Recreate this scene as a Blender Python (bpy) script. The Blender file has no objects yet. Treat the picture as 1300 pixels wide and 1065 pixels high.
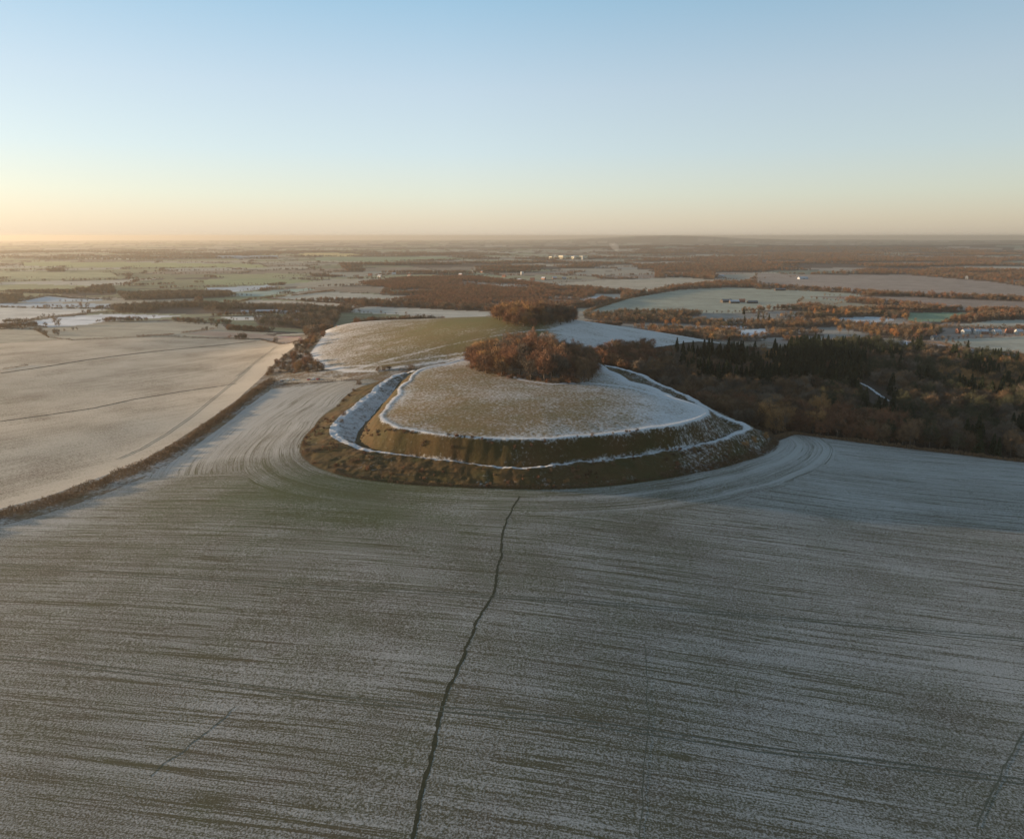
import bpy, math, random
import numpy as np
from mathutils import Vector

random.seed(7)
RNG = np.random.default_rng(11)
R = math.radians
sc = bpy.context.scene
COL = sc.collection

# ------------------------------------------------------------------ camera
HC = 130.0                       # drone height above the near field
F_PX, CX, CY, HOR = 930.0, 650.0, 487.5, 300.0
HAZE_D = 0.000066
THETA = math.atan((CY - HOR) / F_PX)
ST, CT = math.sin(THETA), math.cos(THETA)
cam = bpy.data.cameras.new('camera')
cam.lens = 36.0 * F_PX / 1300.0
cam.sensor_width = 36.0
cam.shift_y = -(532.5 - CY) / 1300.0
cam.clip_start = 1.0
cam.clip_end = 120000.0
camo = bpy.data.objects.new('camera', cam)
camo.location = (0, 0, HC)
camo.rotation_euler = (R(90) - THETA, 0, 0)
COL.objects.link(camo)
sc.camera = camo

# ------------------------------------------------------------------ world, sun, exposure
SUN_AZ = R(80.0)                 # to the left of the view
SUN_EL = R(6.0)
w = bpy.data.worlds.new("World")
sc.world = w
w.use_nodes = True
nt = w.node_tree
bg = nt.nodes['Background']
sky = nt.nodes.new('ShaderNodeTexSky')
sky.sky_type = 'NISHITA'
sky.sun_disc = False
sky.sun_elevation = SUN_EL
sky.sun_rotation = -SUN_AZ
sky.altitude = 100
sky.air_density = 1.0
sky.dust_density = 1.2
sky.ozone_density = 1.6
hs_ = nt.nodes.new('ShaderNodeHueSaturation')
hs_.inputs['Saturation'].default_value = 0.8
nt.links.new(sky.outputs['Color'], hs_.inputs['Color'])
# clear cold air: the measured colours of this dawn sky by height above the horizon, laid over the Nishita glow
tc_ = nt.nodes.new('ShaderNodeTexCoord'); sx_ = nt.nodes.new('ShaderNodeSeparateXYZ')
nt.links.new(tc_.outputs['Generated'], sx_.inputs[0])
rp_ = nt.nodes.new('ShaderNodeValToRGB'); nt.links.new(sx_.outputs[2], rp_.inputs[0])
stops = [(0.0, (.86,.75,.62)), (.018, (.88,.79,.65)), (.052, (.82,.86,.78)), (.105, (.69,.82,.90)), (.18, (.60,.74,.88)), (.29, (.34,.60,.82)), (.6, (.27,.42,.58)), (1.0, (.22,.34,.48))]
while len(rp_.color_ramp.elements) < len(stops): rp_.color_ramp.elements.new(.5)
for e_, (p_, c_) in zip(rp_.color_ramp.elements, stops): e_.position = p_; e_.color = (*c_, 1)
# a little dimmer away from the sun
dp_ = nt.nodes.new('ShaderNodeVectorMath'); dp_.operation = 'DOT_PRODUCT'
nt.links.new(tc_.outputs['Generated'], dp_.inputs[0]); dp_.inputs[1].default_value = (-math.sin(SUN_AZ), math.cos(SUN_AZ), 0)
mr_ = nt.nodes.new('ShaderNodeMapRange'); nt.links.new(dp_.outputs['Value'], mr_.inputs[0])
mr_.inputs[1].default_value = -.45; mr_.inputs[2].default_value = .25; mr_.inputs[3].default_value = .74 / .3; mr_.inputs[4].default_value = 1 / .3
sc_ = nt.nodes.new('ShaderNodeVectorMath'); sc_.operation = 'SCALE'
nt.links.new(rp_.outputs['Color'], sc_.inputs[0]); nt.links.new(mr_.outputs[0], sc_.inputs['Scale'])
mx_ = nt.nodes.new('ShaderNodeMix'); mx_.data_type = 'RGBA'; mx_.inputs[0].default_value = .7
nt.links.new(hs_.outputs['Color'], mx_.inputs[6]); nt.links.new(sc_.outputs[0], mx_.inputs[7])
nt.links.new(mx_.outputs[2], bg.inputs['Color'])
bg.inputs['Strength'].default_value = 0.15

sd = np.array([-math.sin(SUN_AZ) * math.cos(SUN_EL), math.cos(SUN_AZ) * math.cos(SUN_EL), math.sin(SUN_EL)])
sl = bpy.data.lights.new('sun', 'SUN')
sl.energy = 5.0
sl.angle = R(0.6)
sl.color = (1.0, 0.73, 0.46)
so = bpy.data.objects.new('sun', sl)
so.rotation_euler = Vector(sd).to_track_quat('Z', 'Y').to_euler()
so.location = (0, 0, 500)
COL.objects.link(so)

sc.view_settings.view_transform = 'Standard'
sc.view_settings.look = 'None'
sc.view_settings.gamma = 1.0
sc.view_settings.exposure = 1.0

# ------------------------------------------------------------------ helpers
def tag(o, label=None, cat=None, group=None, kind=None):
    if label: o['label'] = label
    if cat: o['category'] = cat
    if group: o['group'] = group
    if kind: o['kind'] = kind
    return o

def ray(px, py):
    u = (np.asarray(px, float) - CX) / F_PX
    v = (CY - np.asarray(py, float)) / F_PX
    d = np.stack([u + 0 * v, CT + v * ST, -ST + v * CT], -1)
    return d

def on_plane(px, py, z):
    d = ray(px, py)
    t = (z - HC) / d[..., 2]
    return d[..., 0] * t, d[..., 1] * t

def smooth(a, b, x):
    t = np.clip((x - a) / (b - a), 0, 1)
    return t * t * (3 - 2 * t)

def hash2(ix, iy, s=0):
    h = np.sin(ix * 127.1 + iy * 311.7 + s * 74.7) * 43758.5453
    return h - np.floor(h)

def vnoise(x, y, s=0):
    ix, iy = np.floor(x), np.floor(y)
    fx, fy = x - ix, y - iy
    fx, fy = fx * fx * (3 - 2 * fx), fy * fy * (3 - 2 * fy)
    a, b = hash2(ix, iy, s), hash2(ix + 1, iy, s)
    c, d = hash2(ix, iy + 1, s), hash2(ix + 1, iy + 1, s)
    return (a * (1 - fx) + b * fx) * (1 - fy) + (c * (1 - fx) + d * fx) * fy

def fbm(x, y, s=0, o=4):
    r, a, t = 0.0, 1.0, 0.0
    for k in range(o):
        r = r + a * vnoise(x * 2 ** k, y * 2 ** k, s + k)
        t += a
        a *= 0.5
    return r / t

def inside(x, y, poly):
    x, y = np.asarray(x, float), np.asarray(y, float)
    res = np.zeros(x.shape, bool)
    n = len(poly)
    bx = [p[0] for p in poly]; by = [p[1] for p in poly]
    cand = (x >= min(bx)) & (x <= max(bx)) & (y >= min(by)) & (y <= max(by))
    xs, ys = x[cand], y[cand]
    r = np.zeros(xs.shape, bool)
    for i in range(n):
        x0, y0 = poly[i]; x1, y1 = poly[(i + 1) % n]
        if y0 == y1: continue
        c = ((y0 > ys) != (y1 > ys)) & (xs < (x1 - x0) * (ys - y0) / (y1 - y0) + x0)
        r ^= c
    res[cand] = r
    return res

def dist_poly(x, y, line, closed=False):
    d = np.full(np.shape(x), 1e9)
    n = len(line)
    for i in range(n if closed else n - 1):
        ax, ay = line[i]; bx, by = line[(i + 1) % n]
        dx, dy = bx - ax, by - ay
        L = dx * dx + dy * dy + 1e-9
        t = np.clip(((x - ax) * dx + (y - ay) * dy) / L, 0, 1)
        d = np.minimum(d, np.hypot(x - ax - t * dx, y - ay - t * dy))
    return d

# ------------------------------------------------------------------ terrain heights
CTRL_PX = [  # picture position of a surveyed ground point and its height
    (650,975,0),(650,800,.5),(640,640,0),(200,975,1),(0,975,1),(1300,975,-10),(1000,975,-5),(0,720,-3),(200,720,0),
    (350,640,.8),(950,750,-6),(1300,750,-13),(1300,620,-17),(1100,640,-12),(950,620,-6),(800,640,-2.5),(480,640,.5),
    (0,665,-5.5),(100,630,-6),(205,585,-6),(280,535,-5.5),(345,492,-4),(0,560,-5),(150,540,-5),(0,480,-8),(200,450,-9),
    (380,434,-9),(0,437,-12),(200,431,-11),(375,482,-2),(430,482,1),(330,560,-1.5),
    (382,578,2.2),(400,545,2.5),(430,515,2),(465,487,5),(500,614,0),(700,621,0),(820,612,-2),(940,588,-6),(988,562,-9),
    (395,450,4),(400,460,4),(440,470,6),(500,466,10),(415,425,8),(432,412,12),(480,440,16),(520,420,24),(560,440,22),
    (600,430,28),(620,403,36),(560,408,31),(500,411,23),(676,412,38),(730,408,34),(700,430,28),(640,440,25),
    (800,425,20),(860,432,13),(905,437,6),(800,442,13),(1010,552,-10),(1300,586,-18),(345,440,-8),(370,470,-3),
]
CTRL_W = [(-400,100,-1),(400,100,-20),(0,-200,0),(-600,-400,0),(600,-400,-20),(0,-900,-6),(-900,300,-12),(900,300,-26),
    (0,700,15),(-60,690,13),(90,690,9),(-230,1120,-14),(-100,1140,-14),(50,1140,-14),(200,1080,-16),(380,960,-20),(200,600,-10),(300,700,-18),
    (500,800,-24),(450,600,-21),(170,720,-1),(330,850,-14),(-420,1100,-16),(-1000,900,-16),(-1500,1500,-22),(-700,1500,-22),
    (0,1500,-22),(700,1500,-24),(1500,1500,-25),(1300,800,-27),(700,550,-24),(-1500,200,-16),(1500,0,-26),(-1500,-900,-10),(1500,-900,-20)]
P = []
for px, py, z in CTRL_PX:
    x, y = on_plane(px, py, z)
    P.append((float(x), float(y), z))
P = np.array(P + CTRL_W, float)
def _tps():
    X = P[:, :2] / 500.0
    n = len(P)
    d = np.hypot(X[:, None, 0] - X[None, :, 0], X[:, None, 1] - X[None, :, 1])
    K = d * d * np.log(d + 1e-9) + np.eye(n) * 2e-3
    A = np.zeros((n + 3, n + 3))
    A[:n, :n] = K; A[:n, n] = 1; A[:n, n + 1:] = X; A[n, :n] = 1; A[n + 1:, :n] = X.T
    return X, np.linalg.solve(A, np.r_[P[:, 2], 0, 0, 0])
TX, TW = _tps()
def base_h(x, y):
    shp = np.shape(x)
    x = np.ravel(x).astype(float); y = np.ravel(y).astype(float)
    out = np.empty(len(x))
    rr = np.hypot(x, y)
    near = rr < 1900
    xn, yn = x[near] / 500, y[near] / 500
    a = TW[-3] + TW[-2] * xn + TW[-1] * yn
    for i in range(len(TX)):
        d2 = (xn - TX[i, 0]) ** 2 + (yn - TX[i, 1]) ** 2
        a = a + TW[i] * 0.5 * d2 * np.log(d2 + 1e-12)
    far = -24 + 6 * (fbm(x / 2500, y / 2500, 5, 3) - .5)
    # low wooded ridges and the last hills before the horizon
    far = far + 48 * smooth(6500, 9500, y) * (1 - smooth(9800, 13000, y)) * smooth(.02, .22, x / np.maximum(y, 1)) * (.45 + .8 * fbm(x / 1500, y / 2600, 9, 3))
    far = far + 165 * np.exp(-((x / np.maximum(y, 1) - .2) / .105) ** 2) * smooth(17000, 22000, y) * (.8 + .3 * fbm(x / 3000, y / 3000, 3, 3))
    far = far + 60 * smooth(14000, 22000, y) * smooth(.1, .35, x / np.maximum(y, 1)) * fbm(x / 2500, y / 3000, 4, 3)
    out[:] = far
    k = smooth(1350, 1850, rr[near])
    out[near] = a * (1 - k) + far[near] * k
    return out.reshape(shp)

FC = (14.0, 505.0)      # centre of the hillfort
def ring(pts_px, pts_w):
    q = []
    for px, py, z in pts_px:
        x, y = on_plane(px, py, z)
        q.append((float(x), float(y), z))
    q += pts_w
    a = np.array(q)
    ph = np.arctan2(a[:, 1] - FC[1], a[:, 0] - FC[0])
    r = np.hypot(a[:, 1] - FC[1], a[:, 0] - FC[0])
    o = np.argsort(ph)
    ph, r, z = ph[o], r[o], a[o, 2]
    g = np.linspace(-np.pi, np.pi, 721)
    rr = np.interp(g, ph, r, period=2 * np.pi); zz = np.interp(g, ph, z, period=2 * np.pi)
    k = np.hanning(15); k /= k.sum()
    def sm(v):
        v = v[:-1]; e = np.r_[v[-20:], v, v[:20]]
        v = np.convolve(e, k, 'same')[20:-20]
        return np.r_[v, v[:1]]
    return g, sm(rr), sm(zz)
FOOT = ring([(455,492,4),(430,515,2),(400,545,.5),(382,570,0),(384,584,0),(402,597,0),(440,608,0),(500,614,0),(560,618,0),(640,621,0),(700,621,0),
             (760,618,-1),(820,611,-2),(880,601,-4),(940,586,-6),(978,572,-8),(988,562,-9),(975,548,-8)],
            [(158,530,-6),(140,575,-3),(128,625,2),(105,668,7),(60,700,13),(0,705,15),(-50,690,14),(-85,655,10)])
BANK = ring([(512,471,11),(490,482,10),(473,498,9),(451,515,8),(431,531,7),(420,544,7),(422,554,7),(445,565,7),(473,573,7),(534,580,7),(589,587,7),
             (667,595,7),(707,590,7),(771,579,6.5),(826,572,6),(882,566,5),(909,559,4.5),(937,550,4),(954,543,4)],
            [(148,508,5),(138,540,9),(120,585,12),(108,625,14),(88,655,15),(50,685,16),(0,690,17),(-40,676,16),(-72,640,13)])
DITCH = ring([(517,474,9),(495,493,6),(473,515,4),(451,537,3),(448,551,3)], [])
RIM = ring([(589,455,24),(562,462,23),(534,468,22),(520,482,21),(506,501,20),(490,518,19),(481,527,19),(487,536,19),(506,543,19),(534,548,19),(575,554,19),
            (617,556,19),(658,557,19),(700,557,19),(715,555,19),(771,551,18.5),(826,544,18),(854,540,17.5),(882,534,17),(901,526,16.5),(898,519,16.5),(854,504,18),(798,483,19.5),(771,469,21)],
           [(70,650,22),(30,668,23),(-10,668,24)])
def rg(rng, ph, k=1):
    return np.interp(ph, rng[0], rng[k])
def fort_param(x, y):
    ph = np.arctan2(y - FC[1], x - FC[0])
    r = np.hypot(x - FC[0], y - FC[1])
    rf, rb, ri = rg(FOOT, ph), rg(BANK, ph), rg(RIM, ph)
    ri = ri + 2.4 * (fbm(ph * 9, ph * 0 + 3, 61, 3) - .5)
    rb = rb + 1.5 * (fbm(ph * 6, ph * 0 + 5, 62, 3) - .5)
    rb = np.clip(rb, ri + 9, rf - 5)
    rf = np.maximum(rf, rb + 5)
    return ph, r, rf, rb, ri
def ditch_r(ph, rb, ri):
    # broad ditch on the west flank, a narrow one in front, shallow on the east
    west = smooth(2.2, 2.6, ph) + (1 - smooth(-2.75, -2.45, ph))
    west = np.clip(west, 0, 1)
    return ri + (rb - ri) * (.72 - .18 * west), west
def height(x, y):
    x = np.asarray(x, float); y = np.asarray(y, float)
    z = base_h(x, y)
    m = np.hypot(x - FC[0], y - FC[1]) < 260
    if not np.any(m):
        return z
    xs, ys, zs = x[m], y[m], z[m]
    ph, r, rf, rb, ri = fort_param(xs, ys)
    rd, west = ditch_r(ph, rb, ri)
    zr, zb = rg(RIM, ph, 2), rg(BANK, ph, 2)
    fx = FC[0] + np.cos(ph) * rf; fy = FC[1] + np.sin(ph) * rf
    zf = base_h(fx, fy)
    zb = np.maximum(zb, zf + 1.2)
    east = smooth(-1.1, -.2, ph) * (1 - smooth(1.4, 2.2, ph))
    zd = zb - 1.6 - 3.2 * west - .3 * east
    t = r / ri
    dome = 24.0 + 1.5 * smooth(500, 600, ys)
    zi = dome + (zr - .7 - dome) * np.clip(t, 0, 1) ** 2.2
    zi = zi + .6 * np.exp(-((r - ri + 1.2) / 2.6) ** 2)
    b = zr + .1
    def seg(r, r0, r1, z0, z1):
        q = np.clip((r - r0) / np.maximum(r1 - r0, .1), 0, 1)
        q = q * .55 + .45 * q * q * (3 - 2 * q)
        return z0 + (z1 - z0) * q
    h = np.where(r < ri, zi, seg(r, ri, rd, zr + .05, zd))
    h = np.where(r > rd, seg(r, rd, np.maximum(rb - 3.4, rd + 2), zd, zb), h)
    h = np.where(r > rb, seg(r, rb + 1.2, rf, zb, zf), h)
    scarp = smooth(0, 4, r - ri) * (1 - smooth(-4, 0, r - rf))
    h = h + scarp * (1.8 * (fbm(xs / 11, ys / 9, 2, 3) - .5) + 1.0 * (fbm(xs / 3.5, ys / 3.5, 6, 3) - .5))
    k = smooth(-.5, 1.5, r - rf)
    zs2 = h * (1 - k) + zs * k
    z = z.copy()
    z[m] = zs2
    return z

def ground_at(px, py):
    """where the sight line through a picture point meets the ground"""
    px = np.atleast_1d(np.asarray(px, float)); py = np.atleast_1d(np.asarray(py, float))
    d = ray(px, py)
    d = d / np.hypot(d[:, 0], d[:, 1])[:, None]
    ts = np.concatenate([np.arange(100, 1500, 4.0), np.geomspace(1500, 31000, 500)])
    X = d[:, None, 0] * ts; Y = d[:, None, 1] * ts; Z = HC + d[:, None, 2] * ts
    below = Z <= height(X, Y)
    i = np.argmax(below, 1)
    i = np.where(below.any(1), i, len(ts) - 1)
    lo, hi = ts[np.maximum(i - 1, 0)], ts[i]
    for _ in range(12):
        mid = (lo + hi) / 2
        b = HC + d[:, 2] * mid <= height(d[:, 0] * mid, d[:, 1] * mid)
        hi = np.where(b, mid, hi); lo = np.where(b, lo, mid)
    return d[:, 0] * hi, d[:, 1] * hi
def gpoly(pts):
    a = np.array(pts, float)
    x, y = ground_at(a[:, 0], a[:, 1])
    return list(zip(x.tolist(), y.tolist()))

# ------------------------------------------------------------------ node helpers
class NT:
    def __init__(s, name):
        s.m = bpy.data.materials.new(name); s.m.use_nodes = True
        s.t = s.m.node_tree
        s.b = s.t.nodes['Principled BSDF']
        s.b.inputs['Roughness'].default_value = .9
        s.b.inputs['Specular IOR Level'].default_value = .15
    def n(s, typ, **kw):
        nd = s.t.nodes.new(typ)
        for k, v in kw.items(): setattr(nd, k, v)
        return nd
    def set(s, sock, v):
        if isinstance(v, bpy.types.NodeSocket): s.t.links.new(v, sock)
        elif isinstance(v, (tuple, list)) and len(v) == 3 and sock.type == 'RGBA': sock.default_value = (*v, 1)
        else: sock.default_value = v
    def math(s, op, a, b=0.0, c=None, clamp=False):
        nd = s.n('ShaderNodeMath', operation=op, use_clamp=clamp)
        s.set(nd.inputs[0], a); s.set(nd.inputs[1], b)
        if c is not None: s.set(nd.inputs[2], c)
        return nd.outputs[0]
    def mix(s, f, a, b):
        nd = s.n('ShaderNodeMix', data_type='RGBA')
        s.set(nd.inputs[0], f); s.set(nd.inputs[6], a); s.set(nd.inputs[7], b)
        return nd.outputs[2]
    def rng(s, v, a, b, c=0.0, d=1.0):
        nd = s.n('ShaderNodeMapRange', interpolation_type='SMOOTHSTEP')
        s.set(nd.inputs[0], v); s.set(nd.inputs[1], a); s.set(nd.inputs[2], b); s.set(nd.inputs[3], c); s.set(nd.inputs[4], d)
        return nd.outputs[0]
    def pos(s):
        return s.n('ShaderNodeNewGeometry').outputs['Position']
    def mapped(s, vec, scale, rot=0.0):
        nd = s.n('ShaderNodeMapping')
        nd.inputs['Rotation'].default_value = (0, 0, rot)
        m2 = s.n('ShaderNodeMapping'); m2.inputs['Scale'].default_value = scale
        s.set(nd.inputs[0], vec); s.set(m2.inputs[0], nd.outputs[0])
        return m2.outputs[0]
    def noise(s, vec, scale, detail=4.0, rough=.55, dist=0.0):
        nd = s.n('ShaderNodeTexNoise')
        s.set(nd.inputs['Vector'], vec)
        nd.inputs['Scale'].default_value = scale; nd.inputs['Detail'].default_value = detail
        nd.inputs['Roughness'].default_value = rough; nd.inputs['Distortion'].default_value = dist
        return nd.outputs['Fac']
    def attr(s, name):
        a = s.n('ShaderNodeAttribute', attribute_name=name)
        sp = s.n('ShaderNodeSeparateColor')
        s.t.links.new(a.outputs['Color'], sp.inputs[0])
        return a.outputs['Color'], sp.outputs[0], sp.outputs[1], sp.outputs[2]
    def bump(s, h, strength=.5, dist=1.0):
        nd = s.n('ShaderNodeBump')
        nd.inputs['Strength'].default_value = strength; nd.inputs['Distance'].default_value = dist
        s.set(nd.inputs['Height'], h)
        s.t.links.new(nd.outputs[0], s.b.inputs['Normal'])
    def out(s, col, rough=None):
        s.set(s.b.inputs['Base Color'], col)
        return s.m

def ground_mat(name, soil, green, frost, row_rot=0.0, row=(.02, .55), row_amp=.5, speck=1.6, bumpd=.25, rows_attr=False, alt=None, speck_amp=1.5, lines=False):
    """soil / grass / frost ground. cov.r = how much frost lies, cov.g = how green, rows run along row_rot"""
    k = NT(name)
    p = k.pos()
    _, fr, gr, dd = k.attr('cov')
    if rows_attr:
        rc = k.n('ShaderNodeAttribute', attribute_name='rows').outputs['Vector']
        v = k.mapped(rc, (row[0], row[1], 1))
        v2 = k.mapped(rc, (row[0] * 2.2, row[1] * 4.5, 1))
    else:
        v = k.mapped(p, (row[0], row[1], 0), row_rot)
        v2 = k.mapped(p, (row[0] * 2.2, row[1] * 4.5, 0), row_rot)
    n1 = k.noise(v, 1.0, 5, .62)
    n2 = k.noise(v2, 1.0, 3, .6)
    n3 = k.noise(p, speck, 4, .7)
    n4 = k.noise(p, .02, 4, .55)
    s = k.math('MULTIPLY', k.math('SUBTRACT', n1, .5), 1.0 * row_amp)
    s = k.math('ADD', s, k.math('MULTIPLY', k.math('SUBTRACT', n2, .5), 1.1 * row_amp))
    s = k.math('ADD', s, k.math('MULTIPLY', k.math('SUBTRACT', n3, .5), speck_amp))
    s = k.math('ADD', s, k.math('MULTIPLY', k.math('SUBTRACT', n4, .5), .7))
    if lines:      # long thin drill lines where the frost has gone
        n6 = k.noise(k.mapped(rc, (.0035, .17, 1)), 1.0, 4, .6)
        n7 = k.noise(k.mapped(rc, (.006, .5, 1)), 1.0, 2, .5)
        for nn, wd_, am in ((n6, .022, .42), (n7, .03, .22)):
            ln = k.rng(k.math('ABSOLUTE', k.math('SUBTRACT', nn, .5)), 0.0, wd_, am, 0.0)
            s = k.math('SUBTRACT', s, k.math('MULTIPLY', ln, k.rng(n4, .35, .6, .3, 1.0)))
    f = k.rng(k.math('ADD', fr, s), .20, .84)
    g = k.math('ADD', gr, k.math('MULTIPLY', k.math('SUBTRACT', k.noise(p, .06, 4), .5), 1.2), clamp=True)
    c = k.mix(g, soil, green)
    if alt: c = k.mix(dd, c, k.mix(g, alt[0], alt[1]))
    c = k.mix(k.rng(n3, .3, .7, .35, 0.0), c, (soil[0] * .45, soil[1] * .45, soil[2] * .4))
    c = k.mix(f, c, frost)
    k.bump(k.math('ADD', k.math('MULTIPLY', n3, .7), k.math('MULTIPLY', n2, .8 * row_amp)), .55, bumpd)
    return k.out(c)

def plain_mat(name, rot=0.3):
    k = NT(name)
    p = k.pos()
    col, _, _, _ = k.attr('cov')
    n1 = k.noise(k.mapped(p, (.003, .05, 0), rot), 1.0, 4, .6)
    n2 = k.noise(p, .03, 5, .65)
    n3 = k.noise(p, .35, 3, .6)
    f = k.math('ADD', k.math('MULTIPLY', k.math('SUBTRACT', n1, .5), .9), k.math('MULTIPLY', k.math('SUBTRACT', n2, .5), .8))
    f = k.math('ADD', f, k.math('MULTIPLY', k.math('SUBTRACT', n3, .5), .5))
    dk = k.n('ShaderNodeVectorMath', operation='SCALE'); k.set(dk.inputs[0], col); k.set(dk.inputs['Scale'], k.math('ADD', f, 1.0))
    k.bump(n3, .4, .4)
    return k.out(dk.outputs[0])

# ------------------------------------------------------------------ regions of the ground
BIG = 3500
hedge_r = gpoly([(0,668),(60,652),(120,632),(190,604),(240,572),(280,543),(320,512),(345,494)])
front_poly = [(-BIG, 100.), (-700., 215.)] + hedge_r + gpoly([(365,489),(400,487),(430,484),(462,480)]) + [(0., 500.)] + \
    gpoly([(985,556),(1010,551),(1100,563),(1200,575),(1300,587)]) + [(700., 520.), (BIG, 560.), (BIG, -BIG), (-BIG, -BIG)]
hedge_l = gpoly([(0,646),(60,630),(120,608),(170,590),(220,562),(262,535),(300,508),(335,476),(350,460),(386,433)])
left_poly = [(-1500., 120.), (-700., 235.)] + hedge_l + gpoly([(330,431),(212,428),(166,429),(92,432),(77,430),(66,432),(37,434),(0,436)]) + [(-1500., 900.)]
round_poly = gpoly([(394,449),(400,460),(412,468),(440,473),(480,472),(515,466),(560,460),(600,452)]) + \
    [(0., 690.), (80., 680.), (140., 700.)] + gpoly([(790,443),(840,441),(905,438)]) + [(262., 900.), (120., 1010.), (-80., 1060.), (-225., 1050.)] + gpoly([(428,412),(408,430)])
wood_poly = gpoly([(975,547),(988,560),(1010,551),(1100,563),(1200,575),(1300,587)]) + [(430., 480.), (720., 560.), (900., 900.)] + \
    gpoly([(1300,462),(1225,452),(1130,441),(1075,436)]) + [(430., 1010.), (300., 960.), (255., 890.)] + gpoly([(860,437),(800,444),(760,449)]) + \
    [(70., 690.), (98., 672.), (126., 622.), (139., 578.), (155., 530.)]

# traced fields of the plain: (outline in the picture, ground colour, striping direction)
TAN, WHT, BLU, OLV, PNK, GRN, BRN = (.36,.31,.23), (.56,.51,.44), (.40,.44,.46), (.26,.25,.13), (.29,.225,.18), (.24,.27,.20), (.13,.09,.06)
FIELDS = [
 ([(-70,390),(60,391),(103,392),(142,393),(110,397),(55,403),(26,409),(-70,413)], WHT),
 ([(20,411),(74,403),(129,399),(159,399),(231,401),(200,404),(133,408),(111,412),(88,414),(60,415)], (.62,.6,.58)),
 ([(70,423),(111,418),(155,410),(221,408),(240,411),(275,414),(272,418),(212,425),(166,427),(92,430),(77,429)], TAN),
 ([(-70,417),(44,419),(60,427),(64,431),(37,433),(-70,435)], TAN),
 ([(235,424),(262,420),(330,424),(380,428),(384,432),(330,430),(280,428)], (.34,.25,.19)),
 ([(24,382),(61,375),(92,378),(142,380),(111,383),(37,384)], BLU),
 ([(-70,386),(70,385),(140,386),(142,391),(60,390),(-70,389)], BLU),
 ([(-70,363),(50,361),(118,363),(112,369),(40,370),(-70,368)], OLV),
 ([(-70,345),(140,346),(150,351),(90,354),(-70,353)], (.3,.29,.16)),
 ([(28,333),(160,333),(330,336),(340,340),(120,339),(30,338)], (.28,.29,.13)),
 ([(255,350),(350,347),(400,350),(300,355)], OLV),
 ([(250,356),(330,353),(410,357),(340,362),(260,361)], (.24,.26,.13)),
 ([(260,366),(340,362),(352,365),(300,371),(262,371)], BLU),
 ([(300,372),(390,366),(400,368),(330,376),(290,376)], (.3,.36,.3)),
 ([(340,379),(380,372),(424,371),(480,374),(529,378),(482,384),(420,383),(380,381)], (.38,.35,.28)),
 ([(286,388),(319,381),(369,382),(425,385),(458,388),(432,393),(369,390),(314,388)], (.42,.36,.28)),
 ([(441,394),(468,389),(520,391),(583,394),(627,396),(600,403),(515,400),(450,397)], (.4,.37,.31)),
 ([(376,322),(420,321),(460,323),(440,326),(385,325)], (.5,.38,.16)),
 ([(400,327),(560,326),(600,329),(480,333),(400,331)], (.2,.24,.14)),
 ([(692,361),(765,356),(865,352),(922,357),(849,366),(823,373),(771,369),(718,363)], (.38,.33,.25)),
 ([(737,394),(797,379),(865,368),(928,365),(1010,368),(1100,374),(1062,387),(990,393),(930,398),(840,397),(745,397)], (.29,.29,.225)),
 ([(733,381),(765,375),(758,384),(738,386)], BLU),
 ([(909,350),(980,345),(1010,352),(925,356)], (.34,.29,.22)),
 ([(960,347),(1040,349),(1150,349),(1260,358),(1300,364),(1400,372),(1400,384),(1275,379),(1155,375),(1090,371),(960,363)], PNK),
 ([(1153,377),(1300,383),(1400,388),(1400,396),(1220,395),(1143,387),(1025,376)], (.25,.19,.15)),
 ([(1020,379),(1143,390),(1150,395),(1070,394),(1010,388)], (.27,.24,.17)),
 ([(1153,397),(1221,397),(1262,400),(1195,409),(1153,408)], (.2,.26,.16)),
 ([(1200,415),(1260,407),(1300,406),(1400,404),(1400,418),(1300,417)], (.33,.31,.25)),
 ([(1190,432),(1300,427),(1400,424),(1400,464),(1300,450),(1222,439)], (.32,.31,.25)),
 ([(1120,434),(1148,432),(1221,441),(1300,452),(1400,468),(1400,480),(1300,461),(1221,450),(1127,437)], (.42,.44,.46)),
 ([(932,420),(971,417),(978,424),(963,429),(941,429)], (.5,.54,.57)),
 ([(915,413),(949,414),(945,417),(918,416)], BLU),
 ([(1060,404),(1110,402),(1140,406),(1100,411),(1062,409)], BLU),
 ([(1180,339),(1400,338),(1400,342),(1190,342)], (.36,.33,.27)),
 ([(280,403),(330,401),(380,403),(370,406),(300,407)], WHT),
]
FIELDS_W = [(gpoly(p), c) for p, c in FIELDS]

# woods of the plain in the same way
WOODS_PX = [
 [(455,360),(520,353),(600,352),(690,362),(757,374),(742,384),(700,393),(625,392),(560,390),(470,384),(478,374),(540,371),(480,366)],
 [(140,392),(250,387),(320,390),(380,391),(430,394),(415,400),(330,398),(240,399),(150,397)],
 [(320,404),(395,400),(420,396),(432,402),(402,424),(388,430),(386,418),(330,414)],
 [(740,396),(800,396),(880,394),(960,396),(1040,392),(1060,402),(1010,412),(1010,430),(940,434),(905,433),(800,416),(742,404)],
 [(1020,398),(1060,390),(1110,398),(1150,402),(1150,412),(1200,420),(1180,432),(1120,433),(1075,435),(1010,432),(1005,415)],
 [(-70,378),(30,376),(20,386),(-70,386)],
 [(75,372),(140,365),(150,374),(80,377)],
 [(150,374),(290,372),(300,377),(160,382)],
 [(60,343),(82,343),(82,347),(60,347)],
 [(875,348),(908,348),(906,357),(876,357)],
 [(430,336),(560,334),(700,338),(720,343),(600,350),(440,347)],
 [(740,320),(900,317),(1100,318),(1300,318),(1300,326),(1100,325),(900,324),(760,325)],
 [(960,332),(1100,330),(1200,333),(1300,336),(1300,347),(1240,349),(1160,344),(1000,342)],
 [(-70,320),(200,318),(360,320),(350,331),(180,331),(-70,330)],
]
WOODS_W = [gpoly(p) for p in WOODS_PX]

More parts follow.
